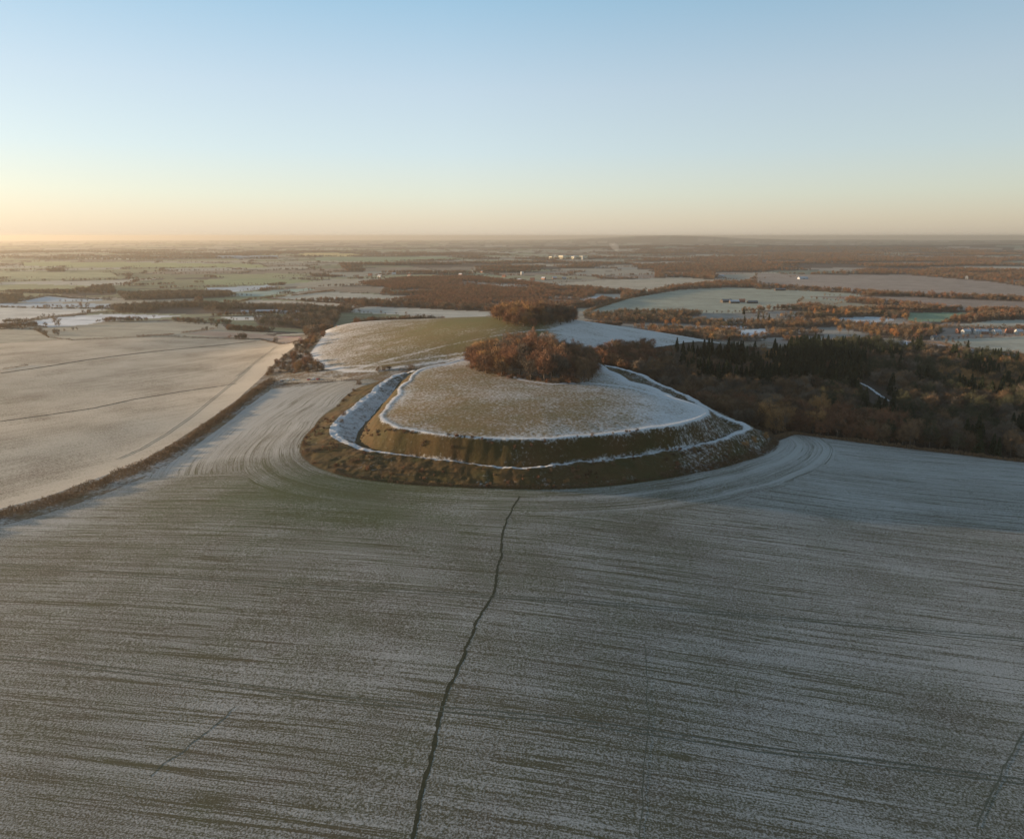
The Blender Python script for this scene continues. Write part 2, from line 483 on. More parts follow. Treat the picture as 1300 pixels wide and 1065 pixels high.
def far_colour(x, y):
    """patchwork of the plain: fields, woods, hedgerows. returns rgb, wood mask, hedge mask"""
    a = .35
    xr = x * math.cos(a) + y * math.sin(a); yr = -x * math.sin(a) + y * math.cos(a)
    sx, sy = 430.0, 300.0
    gx, gy = xr / sx, yr / sy
    ix, iy = np.floor(gx), np.floor(gy)
    f1 = np.full(np.shape(x), 9.0); f2 = f1.copy(); cid = np.zeros(np.shape(x))
    cx = f1.copy(); cy = f1.copy()
    for dx in (-1, 0, 1):
        for dy in (-1, 0, 1):
            jx, jy = ix + dx, iy + dy
            px = jx + .15 + .7 * hash2(jx, jy, 1); py = jy + .15 + .7 * hash2(jx, jy, 2)
            d = np.maximum(np.abs(gx - px) , np.abs(gy - py) ) + .15 * np.hypot(gx - px, gy - py)
            h = hash2(jx, jy, 3)
            n = d < f1
            f2 = np.where(n, f1, np.minimum(f2, d)); cid = np.where(n, h, cid)
            cx = np.where(n, px, cx); cy = np.where(n, py, cy)
            f1 = np.where(n, d, f1)
    wn = fbm(cx * sx / 1400, cy * sy / 1400, 21, 3)
    ang = x / np.maximum(np.abs(y), 1)
    pal = np.array([TAN, (.26,.25,.15), (.22,.22,.12), (.22,.17,.12), (.34,.31,.25), (.18,.18,.1), (.28,.25,.19)])
    pal_r = np.array([(.3,.25,.2), (.22,.225,.17), (.26,.2,.16), (.22,.17,.14), (.3,.28,.24), (.17,.18,.13), (.27,.23,.18)])
    i = np.clip((cid * 7).astype(int), 0, 6)
    kr = smooth(-.15, .3, ang)[..., None]
    c = pal[i] * (1 - kr) + pal_r[i] * kr
    c = c * (.85 + .3 * hash2(cid * 91, cid * 17, 2))[..., None]
    wood = (wn + .18 * smooth(0, .25, ang) - .25 * smooth(-.25, -.5, ang) + .04 * smooth(3500, 7000, y) + .35 * (hash2(cid * 50, cid * 3, 8) - .5)) > .665
    c = np.where(wood[..., None], np.array([.095, .06, .042]), c)
    r = np.hypot(x, y)
    hedge = (f2 - f1) < (.03 + .05 * smooth(3000, 15000, r)) * (1 + 1.2 * fbm(x / 120, y / 120, 7, 2))
    return c, wood, hedge

# ------------------------------------------------------------------ ground grid
def build_ground():
    a0, a1, na = R(-43), R(43), 960
    angs = np.linspace(a0, a1, na)
    side = np.linspace(a1, a0 + 2 * np.pi, 60)[1:-1]
    r = [1.0, 20., 40., 60., 80.]
    q = 95.0
    while q < 32000:
        r.append(q)
        dr = q * q / HC * .00085
        if q < 350: dr = 1.0
        elif q < 660: dr = .85
        elif q < 1000: dr = min(dr, 2.2)
        q += max(dr, .85) if q >= 350 else dr
    rad = np.array(r)
    A = np.concatenate([angs, side])
    RR, AA = np.meshgrid(rad, A, indexing='ij')
    X = RR * np.sin(AA); Y = RR * np.cos(AA)
    Z = height(X, Y)
    nr, nc = X.shape
    print('ground grid', nr, nc)
    x, y = X.ravel(), Y.ravel()
    region = np.zeros(x.size, int)            # 0 plain
    cov = np.zeros((x.size, 4), np.float32); cov[:, 3] = 1
    c, wood, hedge = far_colour(x, y)
    c = np.where(hedge[:, None] & (np.hypot(x, y) > 900)[:, None], np.array([.085, .06, .045]), c)
    cov[:, :3] = c
    for k, (poly, colr) in enumerate(FIELDS_W):
        m = inside(x, y, poly)
        region[m] = 10 + k
        v = .9 + .2 * fbm(x[m] / 60, y[m] / 60, k, 3)
        cov[m, :3] = np.array(colr)[None, :] * v[:, None]
    for poly in WOODS_W:
        m = inside(x, y, poly) & (region < 10)
        if poly in WOODS_W[10:]: m &= fbm(x / 420, y / 190, 95, 3) > .57
        cov[m, :3] = (.09, .066, .05)
        if any(poly is WOODS_W[q] for q in (0, 3, 4)):
            gap = m & (fbm(x / 140, y / 60, 95, 3) < (.40 if poly is WOODS_W[0] else .47))
            cov[gap, :3] = (.24, .22, .19)
    hg = np.array([.085, .06, .045])
    m = inside(x, y, left_poly); region[m] = 2
    ml = m
    m = inside(x, y, front_poly); region[m] = 1; front_in = m
    mr = inside(x, y, round_poly); region[mr] = 3
    mw = inside(x, y, wood_poly); region[mw] = 5
    ph, rr, rf, rb, ri = fort_param(x, y)
    mf = rr < rf + .4
    # scrub between the hedge track and the hills
    nearbare = (region == 0) & (np.hypot(x, y) < 1150) & ~ml & ~(front_in) & ~mw
    region[nearbare] = 6
    scr = inside(x, y, gpoly([(335,478),(350,460),(386,433),(398,424),(415,424),(400,440),(394,449),(400,460),(412,468),(440,473),(470,472),(465,482),(430,484),(345,494)])) & ~mf & ~mr
    region[scr] = 6
    hb = inside(x, y, hedge_l[:-3] + hedge_r[::-1]); region[hb & ~mf] = 6
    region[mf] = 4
    # ---- frost and greenness
    rows = np.zeros((x.size, 3), np.float32)
    m = region == 1
    xm, ym = x[m], y[m]
    dl = rr[m] - rf[m]
    dl = np.maximum(dl, 0)
    green = np.exp(-(((xm + 85) / 95) ** 2 + ((ym - 352) / 55) ** 2)) * (.6 + .8 * fbm(xm / 60, ym / 25, 55, 3))
    frost = .49 + .08 * smooth(20, 200, xm) + .15 * smooth(330, 460, ym) * smooth(60, 200, xm) - .22 * green
    d_h = dist_poly(xm, ym, hedge_r)
    frost += .22 * (1 - smooth(8, 45, d_h)) * (xm < 0)
    wst = smooth(-100, -160, xm) * smooth(400, 470, ym)
    frost += .20 * wst
    head = (1 - smooth(30, 44, dl + 6 * (fbm(xm / 30, ym / 30, 5, 2) - .5)))
    hd = np.where(ym < 520, head, 0) + 0 * dl
    band = np.exp(-((dl - 14) / 3.0) ** 2) * .24 + np.exp(-((dl - 31) / 1.7) ** 2) * .22 + np.exp(-((dl - 4) / 2.) ** 2) * .1
    frost += band * (.35 + .65 * smooth(-60, 120, xm)) * (ym < 560)
    frost += .1 * (fbm(xm / 45, ym / 18, 31, 3) - .5)
    cov[m, 0] = frost; cov[m, 1] = .25 + .75 * green - .1 * smooth(60, 250, xm); cov[m, 2] = 0
    # rows: straight drilling, bending into rings round the hill
    A_ = on_plane(400, 857, 0); B_ = on_plane(1230, 972, -8)
    dv = np.array([B_[0] - A_[0], B_[1] - A_[1]]); dv /= np.hypot(*dv)
    u_s = xm * dv[0] + ym * dv[1]; v_s = -xm * dv[1] + ym * dv[0]
    u_r = ph[m] * 150; v_r = -rr[m] + rf[m] - 2000
    hd2 = head * (ym < 560)
    hw = smooth(-100, -135, xm) * smooth(375, 420, ym)
    hsel = np.maximum(hd2, hw) > .5
    rows[m, 0] = np.where(hsel, u_r, u_s); rows[m, 1] = np.where(hsel, v_r, v_s)
    m = region == 2
    xm, ym = x[m], y[m]
    cov[m, 0] = .60 + .12 * (fbm(xm / 120, ym / 60, 3, 3) - .5) + .18 * (1 - smooth(10, 30, dist_poly(xm, ym, hedge_l)))
    cov[m, 1] = .45 * fbm(xm / 150, ym / 150, 4, 3)
    m = region == 3
    xm, ym = x[m], y[m]
    edge = dist_poly(xm, ym, round_poly, True)
    lit = smooth(-240, -60, xm) * (1 - smooth(20, 60, xm))
    top = np.exp(-(((xm + 25) / 90) ** 2 + ((ym - 840) / 60) ** 2))
    cov[m, 0] = .47 + .2 * fbm(xm / 40, ym / 14, 14, 3) - .36 * lit - .2 * top + (.10 + .3 * fbm(xm / 22, ym / 9, 24, 3)) * smooth(25, 75, xm) + .6 * np.exp(-(edge / 6) ** 2) * (xm < 0)
    for ln in ([(440,472),(500,455),(560,440),(640,425),(700,419),(735,412)], [(412,468),(480,464),(560,452),(600,446),(650,430)], [(700,422),(740,428),(800,430)]):
        pl = gpoly(ln); cov[m, 0] += .30 * np.exp(-(dist_poly(xm, ym, pl) / 2.6) ** 2)
    cov[m, 1] = .25 + .55 * top + .2 * lit
    m = region == 4
    xm, ym, pm, rm, rfm, rbm, rim = x[m], y[m], ph[m], rr[m], rf[m], rb[m], ri[m]
    rd, west = ditch_r(pm, rbm, rim)
    fr = np.where(rm < rim, .30 + .16 * smooth(-30, 90, xm) + .28 * smooth(600, 470, ym) * 0 + .12 * (fbm(xm / 14, ym / 10, 41, 4) - .5), .05)
    fr = fr + np.where(rm < rim, .22 * np.exp(-((rim - rm) / 9) ** 2), 0) + np.where(rm < rim, .25 * smooth(60, 110, xm) + .22 * smooth(570, 640, ym), 0)
    gr = np.where(rm < rim, .35, .42)
    sc_ = (rm > rim) & (rm < rfm)
    fr = np.where(sc_, .04 + .24 * smooth(45, 130, xm) + .25 * (fbm(pm * 14, rm * .1, 8, 3) - .5), fr)
    inner_bank = (rm > rd) & (rm < rbm + 1)
    fr = np.where(inner_bank, np.maximum(fr, .22 + .48 * np.maximum(west, 0) + .5 * (fbm(pm * 30, rm * .35, 18, 3) - .5)), fr)
    fr = fr + (.12 + .75 * fbm(pm * 14, rm * 0, 77, 3)) * np.exp(-((rm - rim + .6) / (1.0 + 1.3 * fbm(pm * 9, rm * 0, 71, 2))) ** 2) + (.3 + .65 * fbm(pm * 16, rm * 0, 78, 3)) * np.exp(-((rm - rbm + .4) / (1.1 + 1.5 * smooth(-10, 60, xm) * fbm(pm * 12, rm * 0, 72, 2) + .6 * fbm(pm * 18, rm * 0, 73, 2))) ** 2)
    pth = gpoly([(590,456),(615,464),(640,475),(665,483),(700,488),(745,486),(800,492),(850,506),(898,522)])
    fr = fr + .45 * np.exp(-(dist_poly(xm, ym, pth) / 1.7) ** 2)
    ter = smooth(-4.6, -3.2, rm - rbm) * (1 - smooth(-.2, 1.0, rm - rbm)) * (.08 + .62 * fbm(pm * 12, rm * .3, 74, 2)) * (1 - .45 * smooth(60, 130, xm))
    cov[m, 0] = 0
    fr = fr + ter
    foot_strip = np.exp(-((rm - rfm + 4.5) / 1.6) ** 2) * (xm > -20) * (xm < 70) * .28 * fbm(pm * 16, rm * 0, 79, 2)
    cov[m, 0] = fr + foot_strip
    cov[m, 1] = gr + .3 * (fbm(xm / 12, ym / 12, 17, 3) - .5) + np.where(rm > rim, .9 * (fbm(xm / 9, ym / 9, 27, 3) - .4), 0)
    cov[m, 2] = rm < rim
    m = region == 5
    cov[m, 0] = .12; cov[m, 1] = .15
    m = region == 6
    cov[m, 0] = .36 + .5 * (fbm(x[m] / 9, y[m] / 9, 19, 3) - .5); cov[m, 1] = .15
    # ---- faces
    idx = np.arange(nr * nc).reshape(nr, nc)
    nxt = np.roll(idx, -1, axis=1)
    q = np.stack([idx[:-1], idx[1:], nxt[1:], nxt[:-1]], -1).reshape(-1, 4)
    fr_ = region.reshape(nr, nc)[:-1].ravel()
    co = np.stack([x, y, Z.ravel()], -1).astype(np.float32)
    A2 = on_plane(0, 535, -6); B2 = on_plane(300, 487, -8)
    WROT = math.atan2(B2[1] - A2[1], B2[0] - A2[0])
    mats = {
     0: plain_mat('plain_ground'),
     1: ground_mat('frosted_crop', (.105,.085,.055), (.082,.092,.036), (.36,.345,.315), rows_attr=True, row=(.010,.52), row_amp=.58, speck=1.9, bumpd=.3, speck_amp=2.3, lines=True),
     2: ground_mat('frosted_stubble', (.21,.145,.10), (.18,.165,.08), (.58,.475,.355), row_rot=-WROT, row=(.004,.32), row_amp=.42, speck=1.0, bumpd=.2, speck_amp=1.3),
     3: ground_mat('hill_pasture', (.19,.125,.06), (.125,.115,.035), (.50,.47,.44), row=(.03,.12), row_amp=.4, speck=.45, bumpd=.35),
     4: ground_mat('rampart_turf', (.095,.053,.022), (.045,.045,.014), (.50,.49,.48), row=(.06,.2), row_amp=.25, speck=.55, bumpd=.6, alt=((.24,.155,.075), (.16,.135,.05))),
     5: ground_mat('leaf_litter', (.07,.045,.03), (.05,.05,.02), (.3,.3,.3), row_amp=.1),
     6: ground_mat('rough_grass', (.15,.10,.06), (.1,.1,.04), (.4,.4,.38), row_amp=.2, speck=.5, bumpd=.5),
    }
    names = {0: 'plain', 1: 'near_field', 2: 'west_field', 3: 'round_hill', 4: 'hillfort', 5: 'wood_floor', 6: 'rough_ground'}
    # row direction of the west field follows its long side
    for rid in sorted(set(region.tolist())):
        f = q[fr_ == rid]
        if rid != 0 and len(f) < 3: continue
        if rid == 0:
            f0 = f
        u, inv = np.unique(f, return_inverse=True)
        me = bpy.data.meshes.new(names.get(rid, 'field'))
        nv, nf = len(u), len(f)
        me.vertices.add(nv); me.vertices.foreach_set('co', co[u].ravel())
        me.loops.add(nf * 4); me.loops.foreach_set('vertex_index', inv.ravel().astype(np.int32))
        me.polygons.add(nf); me.polygons.foreach_set('loop_start', np.arange(0, nf * 4, 4, dtype=np.int32))
        me.polygons.foreach_set('use_smooth', np.ones(nf, bool))
        at = me.attributes.new('cov', 'FLOAT_COLOR', 'POINT'); at.data.foreach_set('color', cov[u].ravel())
        if rid == 1:
            at = me.attributes.new('rows', 'FLOAT_VECTOR', 'POINT'); at.data.foreach_set('vector', rows[u].ravel())
        me.materials.append(mats[rid] if rid in mats else mats[0])
        me.update(calc_edges=True); me.validate()
        o = bpy.data.objects.new(names.get(rid, 'field'), me)
        COL.objects.link(o); tag(o, kind='structure')
    # cap under the camera
    me = bpy.data.meshes.new('near_field_centre')
    k = nc
    ring_i = idx[0]
    me.from_pydata([tuple(co[i]) for i in ring_i], [], [list(range(len(ring_i)))])
    me.materials.append(mats[1])
    o = bpy.data.objects.new('field_patch', me); COL.objects.link(o); tag(o, kind='structure')
build_ground()

# ------------------------------------------------------------------ mesh building from arrays
def project(x, y, z):
    """world to picture, used only to ask which view of the wood a tree belongs to"""
    x, y, z = np.asarray(x, float), np.asarray(y, float), np.asarray(z, float) - HC
    d = y * CT - z * ST
    return CX + F_PX * x / d, CY - F_PX * (y * ST + z * CT) / d

class MB:
    def __init__(s):
        s.v = []; s.f = []; s.mi = []; s.n = 0
    def add(s, verts, faces, mi=0):
        verts = np.asarray(verts, float).reshape(-1, 3)
        for f in faces:
            s.f.append(tuple(i + s.n for i in f)); s.mi.append(mi)
        s.v.append(verts); s.n += len(verts)
    def quads(s, q, mi=0):           # q: (n,4,3)
        n = len(q)
        base = np.arange(n * 4).reshape(n, 4) + s.n
        s.f.extend(map(tuple, base.tolist())); s.mi.extend([mi] * n)
        s.v.append(q.reshape(-1, 3)); s.n += n * 4
    def box(s, x0, x1, y0, y1, z0, z1, mi=0):
        v = [(x, y, z) for z in (z0, z1) for y in (y0, y1) for x in (x0, x1)]
        s.add(v, [(0,2,3,1),(4,5,7,6),(0,1,5,4),(2,6,7,3),(0,4,6,2),(1,3,7,5)], mi)
    def tube(s, pts, rad, n=5, mi=0):
        pts = [Vector(p) for p in pts]
        vs = []
        for i, p in enumerate(pts):
            d = (pts[min(i + 1, len(pts) - 1)] - pts[max(i - 1, 0)]).normalized()
            a = d.cross(Vector((0.3, 0.9, 0.1))).normalized(); b = d.cross(a)
            for k in range(n):
                t = 2 * math.pi * k / n
                vs.append(p + (a * math.cos(t) + b * math.sin(t)) * rad[i])
        fs = []
        for i in range(len(pts) - 1):
            for k in range(n):
                fs.append((i*n+k, i*n+(k+1)%n, (i+1)*n+(k+1)%n, (i+1)*n+k))
        fs.append(tuple(range(n))[::-1]); fs.append(tuple(range((len(pts)-1)*n, len(pts)*n)))
        s.add([tuple(v) for v in vs], fs, mi)
    def mesh(s, name, mats, smooth=False):
        me = bpy.data.meshes.new(name)
        me.from_pydata(np.concatenate(s.v).tolist(), [], s.f)
        for m in mats: me.materials.append(m)
        if len(mats) > 1: me.polygons.foreach_set('material_index', s.mi)
        if smooth: me.polygons.foreach_set('use_smooth', [True] * len(me.polygons))
        me.update()
        return me
    def obj(s, name, mats, parent=None, smooth=False):
        o = bpy.data.objects.new(name, s.mesh(name, mats, smooth))
        COL.objects.link(o)
        if parent: o.parent = parent
        return o

def slivers(c, d, ln, wd, rng=RNG, taper=.35):
    """n thin twig quads: centre c, direction d, length, width"""
    n = len(c)
    d = d / np.linalg.norm(d, axis=1)[:, None]
    r = rng.normal(size=(n, 3))
    s_ = np.cross(d, r); s_ /= np.linalg.norm(s_, axis=1)[:, None] + 1e-9
    h = d * (ln / 2)[:, None]; k = s_ * (wd / 2)[:, None]
    return np.stack([c - h - k, c - h + k, c + h + k * taper, c + h - k * taper], 1)

def empty(name, loc, rz=0.0):
    o = bpy.data.objects.new(name, None); o.empty_display_size = 1
    o.location = loc; o.rotation_euler = (0, 0, rz); COL.objects.link(o)
    return o

# ------------------------------------------------------------------ plant materials
def twig_mat(name, a, b, rough=.85):
    k = NT(name)
    oi = k.n('ShaderNodeObjectInfo')
    p = k.n('ShaderNodeTexCoord').outputs['Object']
    n = k.noise(p, .35, 3)
    f = k.math('ADD', k.math('MULTIPLY', oi.outputs['Random'], .75), k.math('MULTIPLY', k.math('SUBTRACT', n, .3), .6), clamp=True)
    k.b.inputs['Roughness'].default_value = rough
    return k.out(k.mix(f, a, b))
M_TW = {
 'russet': twig_mat('russet_twigs', (.12,.062,.036), (.28,.14,.078)),  # russet brightened to stand for sunlit crowns in the shaded wood
 'gold': twig_mat('golden_twigs', (.22,.125,.055), (.42,.235,.095)),  # brightened too: sunlight on the crowns is put into the gold
 'grey': twig_mat('grey_twigs', (.052,.044,.035), (.23,.175,.125)),
 'brown': twig_mat('brown_twigs', (.065,.043,.028), (.25,.155,.085)),
 'orange': twig_mat('orange_twigs', (.32,.14,.05), (.46,.21,.07)),
 'frosted': twig_mat('frosted_twigs', (.33,.29,.27), (.45,.42,.40)),
 'fir': twig_mat('dark_needles', (.016,.026,.014), (.04,.05,.022)),
 'ivy': twig_mat('green_leaves', (.036,.044,.024), (.085,.078,.045)),
}
M_BARK = twig_mat('bark', (.09,.07,.055), (.14,.11,.085))

def bare_shape(seed, H=20.0, wid=6.2, ncl=44, per=52, tw=1.0, low=.3):
    g = np.random.default_rng(seed)
    top = H * .60
    tr = MB()
    bend = g.normal(size=2) * .5
    pts = [(0, 0, -1.2), (bend[0] * .2, bend[1] * .2, H * .15), (bend[0] * .6, bend[1] * .6, H * .35), (bend[0], bend[1], top)]
    tr.tube(pts, [.50, .40, .32, .12], 6)
    cz = H * (.5 + low * .45); rz = H - cz
    u = g.normal(size=(ncl, 3)); u /= np.linalg.norm(u, axis=1)[:, None]
    rad = g.uniform(.45, 1.0, ncl) ** .6
    lob = 1 + .22 * np.sin(3 * np.arctan2(u[:, 1], u[:, 0]) + seed) + .12 * g.normal(size=ncl)
    c = u * rad[:, None] * np.array([wid, wid, rz * .9]) * lob[:, None]
    c[:, 2] += cz
    c[:, 2] = np.maximum(c[:, 2], H * low * .7 + g.uniform(0, 1.5, ncl))
    for i in range(ncl):
        f = g.uniform(.25, .95)
        p0 = np.array([bend[0] * f, bend[1] * f, H * .15 + (top - H * .15) * f])
        mid = p0 * .5 + c[i] * .5 + np.array([0, 0, -.6]) + g.normal(size=3) * .35
        tr.tube([p0, mid, c[i]], [.16, .09, .035], 3)
    n = ncl * per
    ci = np.repeat(c, per, 0)
    rr = g.uniform(1.0, 1.9, ncl)
    off = g.normal(size=(n, 3)) * np.repeat(rr, per)[:, None] * .64
    pos = ci + off
    d = pos - np.array([0, 0, H * .32]); d /= np.linalg.norm(d, axis=1)[:, None]
    d = d + g.normal(size=(n, 3)) * .55 + np.array([0, 0, .25])
    cr = MB()
    cr.quads(slivers(pos, d, g.uniform(.7, 1.9, n), g.uniform(.08, .20, n) * tw, g))
    return tr, cr

def fir_shape(seed, H=21.0):
    g = np.random.default_rng(seed)
    tr = MB(); tr.tube([(0, 0, -1), (0, 0, H * .5), (0, 0, H * .97)], [.35, .2, .04], 5)
    cr = MB()
    zs = np.concatenate([np.full(15, z) for z in np.linspace(H * .14, H * .98, 34)])
    n = len(zs)
    a = g.uniform(0, 2 * np.pi, n)
    R_ = (1 - zs / H) ** .75 * 4.1 * g.uniform(.7, 1.15, n) + .25
    q = []
    for fr_, l, w_ in ((.35, .45, .5), (.7, .5, .62), (.95, .35, .42)):
        rr = R_ * fr_
        c = np.stack([rr * np.cos(a), rr * np.sin(a), zs - rr * .22 + g.normal(size=n) * .25], -1)
        d = np.stack([np.cos(a), np.sin(a), np.full(n, -.25)], -1) + g.normal(size=(n, 3)) * .3
        q.append(slivers(c, d, R_ * l + .4, np.maximum(R_ * w_ * .55, .3), g, .3))
    cr.quads(np.concatenate(q))
    return tr, cr

def bush_shape(seed, H=2.6, n=520):
    g = np.random.default_rng(seed)
    nc = 12
    c = g.normal(size=(nc, 3)) * np.array([.75, .75, .5]) + np.array([0, 0, H * .45])
    pos = np.repeat(c, n // nc, 0) + g.normal(size=(n // nc * nc, 3)) * .42
    pos[:, 2] = np.clip(pos[:, 2], .05, H)
    d = pos - np.array([0, 0, -.3]) + g.normal(size=pos.shape) * .7
    m = MB(); m.quads(slivers(pos, d, g.uniform(.3, .8, len(pos)), g.uniform(.05, .12, len(pos)), g))
    st = MB()
    for k in range(5):
        p = c[k]; st.tube([(0, 0, -.3), p * .5, p], [.07, .05, .02], 3)
    return st, m

def far_shape(seed, H=13.0, fir=False):
    """tree seen from kilometres away: trunk, limbs and a loose crown of bough-sized tufts, one mesh"""
    g = np.random.default_rng(seed)
    m = MB(); m.tube([(0, 0, -1), (0, 0, H * .6)], [.35, .12], 4, 1)
    nc = 16
    u = g.normal(size=(nc, 3)); u /= np.linalg.norm(u, axis=1)[:, None]
    c = u * g.uniform(.4, 1, nc)[:, None] * np.array([4.3, 4.3, H * .36]); c[:, 2] += H * .58
    for i in range(6): m.tube([(0, 0, H * .35), c[i]], [.14, .04], 3, 1)
    pos = np.repeat(c, 15, 0) + g.normal(size=(nc * 15, 3)) * .85
    d = pos - np.array([0, 0, H * .3]) + g.normal(size=pos.shape) * 1.6
    m.quads(slivers(pos, d, g.uniform(.9, 2.0, len(pos)), g.uniform(.22, .5, len(pos)), g), 0)
    return m

def mesh_set(kind, shapes, mat):
    return [(t.mesh('trunk', [M_BARK], True), c.mesh('crown', [mat])) for t, c in shapes]
BARE = [bare_shape(100 + i, 20, 6.0 + .5 * (i % 3), 42 + 4 * i, 50, 1.0, (.3, .22, .34, .26)[i % 4]) for i in range(4)]
LOWT = [bare_shape(140 + i, 13, 4.9, 34, 50, .95, .12) for i in range(3)]
POP = [bare_shape(170 + i, 24, 2.6, 34, 46, 1.1, .2) for i in range(2)]
FIRS = [fir_shape(200 + i, 20 + 2 * i) for i in range(3)]
BUSH = [bush_shape(300 + i) for i in range(3)]
MS = {}
for m_ in ('russet', 'gold', 'grey', 'brown', 'orange', 'frosted', 'ivy'): MS['bare', m_] = mesh_set('bare', BARE, M_TW[m_])
for m_ in ('russet', 'gold', 'brown', 'grey', 'ivy'): MS['low', m_] = mesh_set('low', LOWT, M_TW[m_])
for m_ in ('orange', 'brown'): MS['poplar', m_] = mesh_set('poplar', POP, M_TW[m_])
MS['fir', 'fir'] = mesh_set('fir', FIRS, M_TW['fir'])
for m_ in ('brown', 'gold', 'grey', 'russet'): MS['bush', m_] = [(a.mesh('stems', [M_BARK]), b.mesh('foliage', [M_TW[m_]])) for a, b in BUSH]
FARM = {m_: [far_shape(400 + i).mesh('far_tree', [M_TW[m_], M_BARK]) for i in range(3)] for m_ in ('russet', 'gold', 'grey', 'brown', 'orange', 'ivy')}
CROWNS = {}     # first crown of each kind, used again by the woods that nobody could count

def plant(kind, mat, x, y, s, label, group, cat='tree', name=None, sink=.0, sz=None):
    z = float(height(np.array([x]), np.array([y]))[0]) - sink
    t, c = random.choice(MS[kind, mat])
    root = empty(name or {'bare': 'bare_tree', 'low': 'low_tree', 'poplar': 'poplar_tree', 'fir': 'conifer_tree', 'bush': 'bush'}[kind], (x, y, z), random.uniform(0, 6.28))
    root.scale = (s, s, sz or s * random.uniform(.92, 1.08))
    a = bpy.data.objects.new('stem' if kind == 'bush' else 'trunk', t); a.parent = root; COL.objects.link(a)
    b = bpy.data.objects.new('foliage' if kind == 'bush' else 'crown', c); b.parent = root; COL.objects.link(b)
    tag(root, label, cat, group)
    CROWNS.setdefault((kind, mat), []) 
    if len(CROWNS[kind, mat]) < 3: CROWNS[kind, mat].append(b)
    return root

def far_tree(mat, x, y, s, label, group, name='field_tree', sz=None):
    z = float(height(np.array([x]), np.array([y]))[0])
    o = bpy.data.objects.new(name, random.choice(FARM[mat])); COL.objects.link(o)
    o.location = (x, y, z); o.rotation_euler = (0, 0, random.uniform(0, 6.28)); o.scale = (s, s, sz or s)
    CROWNS.setdefault(('far', mat), []).append(o)
    return tag(o, label, 'tree', group)

def scatter(name, x, y, sources, smin, smax, label, cat, flat=1.0):
    """one uncountable mass: geometry nodes set a tree on every point"""
    if len(x) == 0: return None
    z = height(x, y)
    me = bpy.data.meshes.new(name)
    me.vertices.add(len(x)); me.vertices.foreach_set('co', np.stack([x, y, z - .2], -1).astype(np.float32).ravel())
    o = bpy.data.objects.new(name, me); COL.objects.link(o)
    ng = bpy.data.node_groups.new(name, 'GeometryNodeTree')
    ng.interface.new_socket('Geometry', in_out='INPUT', socket_type='NodeSocketGeometry')
    ng.interface.new_socket('Geometry', in_out='OUTPUT', socket_type='NodeSocketGeometry')
    N, L = ng.nodes, ng.links
    gi, go = N.new('NodeGroupInput'), N.new('NodeGroupOutput')
    jn = N.new('GeometryNodeGeometryToInstance') if False else N.new('GeometryNodeJoinGeometry')
    for s_ in sources:
        oi = N.new('GeometryNodeObjectInfo'); oi.transform_space = 'ORIGINAL'
        oi.inputs['Object'].default_value = s_; oi.inputs['As Instance'].default_value = True
        L.new(oi.outputs['Geometry'], jn.inputs[0])
    ip = N.new('GeometryNodeInstanceOnPoints')
    ip.inputs['Pick Instance'].default_value = True
    rv = N.new('FunctionNodeRandomValue'); rv.data_type = 'FLOAT'; rv.inputs[2].default_value = smin; rv.inputs[3].default_value = smax
    cx_ = N.new('ShaderNodeCombineXYZ')
    mu = N.new('ShaderNodeMath'); mu.operation = 'MULTIPLY'; mu.inputs[1].default_value = flat
    L.new(rv.outputs[1], cx_.inputs[0]); L.new(rv.outputs[1], cx_.inputs[1]); L.new(rv.outputs[1], mu.inputs[0]); L.new(mu.outputs[0], cx_.inputs[2])
    rr = N.new('FunctionNodeRandomValue'); rr.data_type = 'FLOAT_VECTOR'; rr.inputs[0].default_value = (-.05, -.05, 0); rr.inputs[1].default_value = (.05, .05, 6.283)
    L.new(gi.outputs[0], ip.inputs['Points']); L.new(jn.outputs[0], ip.inputs['Instance'])
    L.new(rr.outputs[0], ip.inputs['Rotation']); L.new(cx_.outputs[0], ip.inputs['Scale'])
    L.new(ip.outputs[0], go.inputs[0])
    md = o.modifiers.new('trees', 'NODES'); md.node_group = ng
    return tag(o, label, cat, kind='stuff')

def resample(line, step):
    out = []
    for (x0, y0), (x1, y1) in zip(line[:-1], line[1:]):
        L = math.hypot(x1 - x0, y1 - y0); n = max(1, int(L / step))
        for k in range(n): out.append((x0 + (x1 - x0) * k / n, y0 + (y1 - y0) * k / n))
    out.append(line[-1])
    return np.array(out)

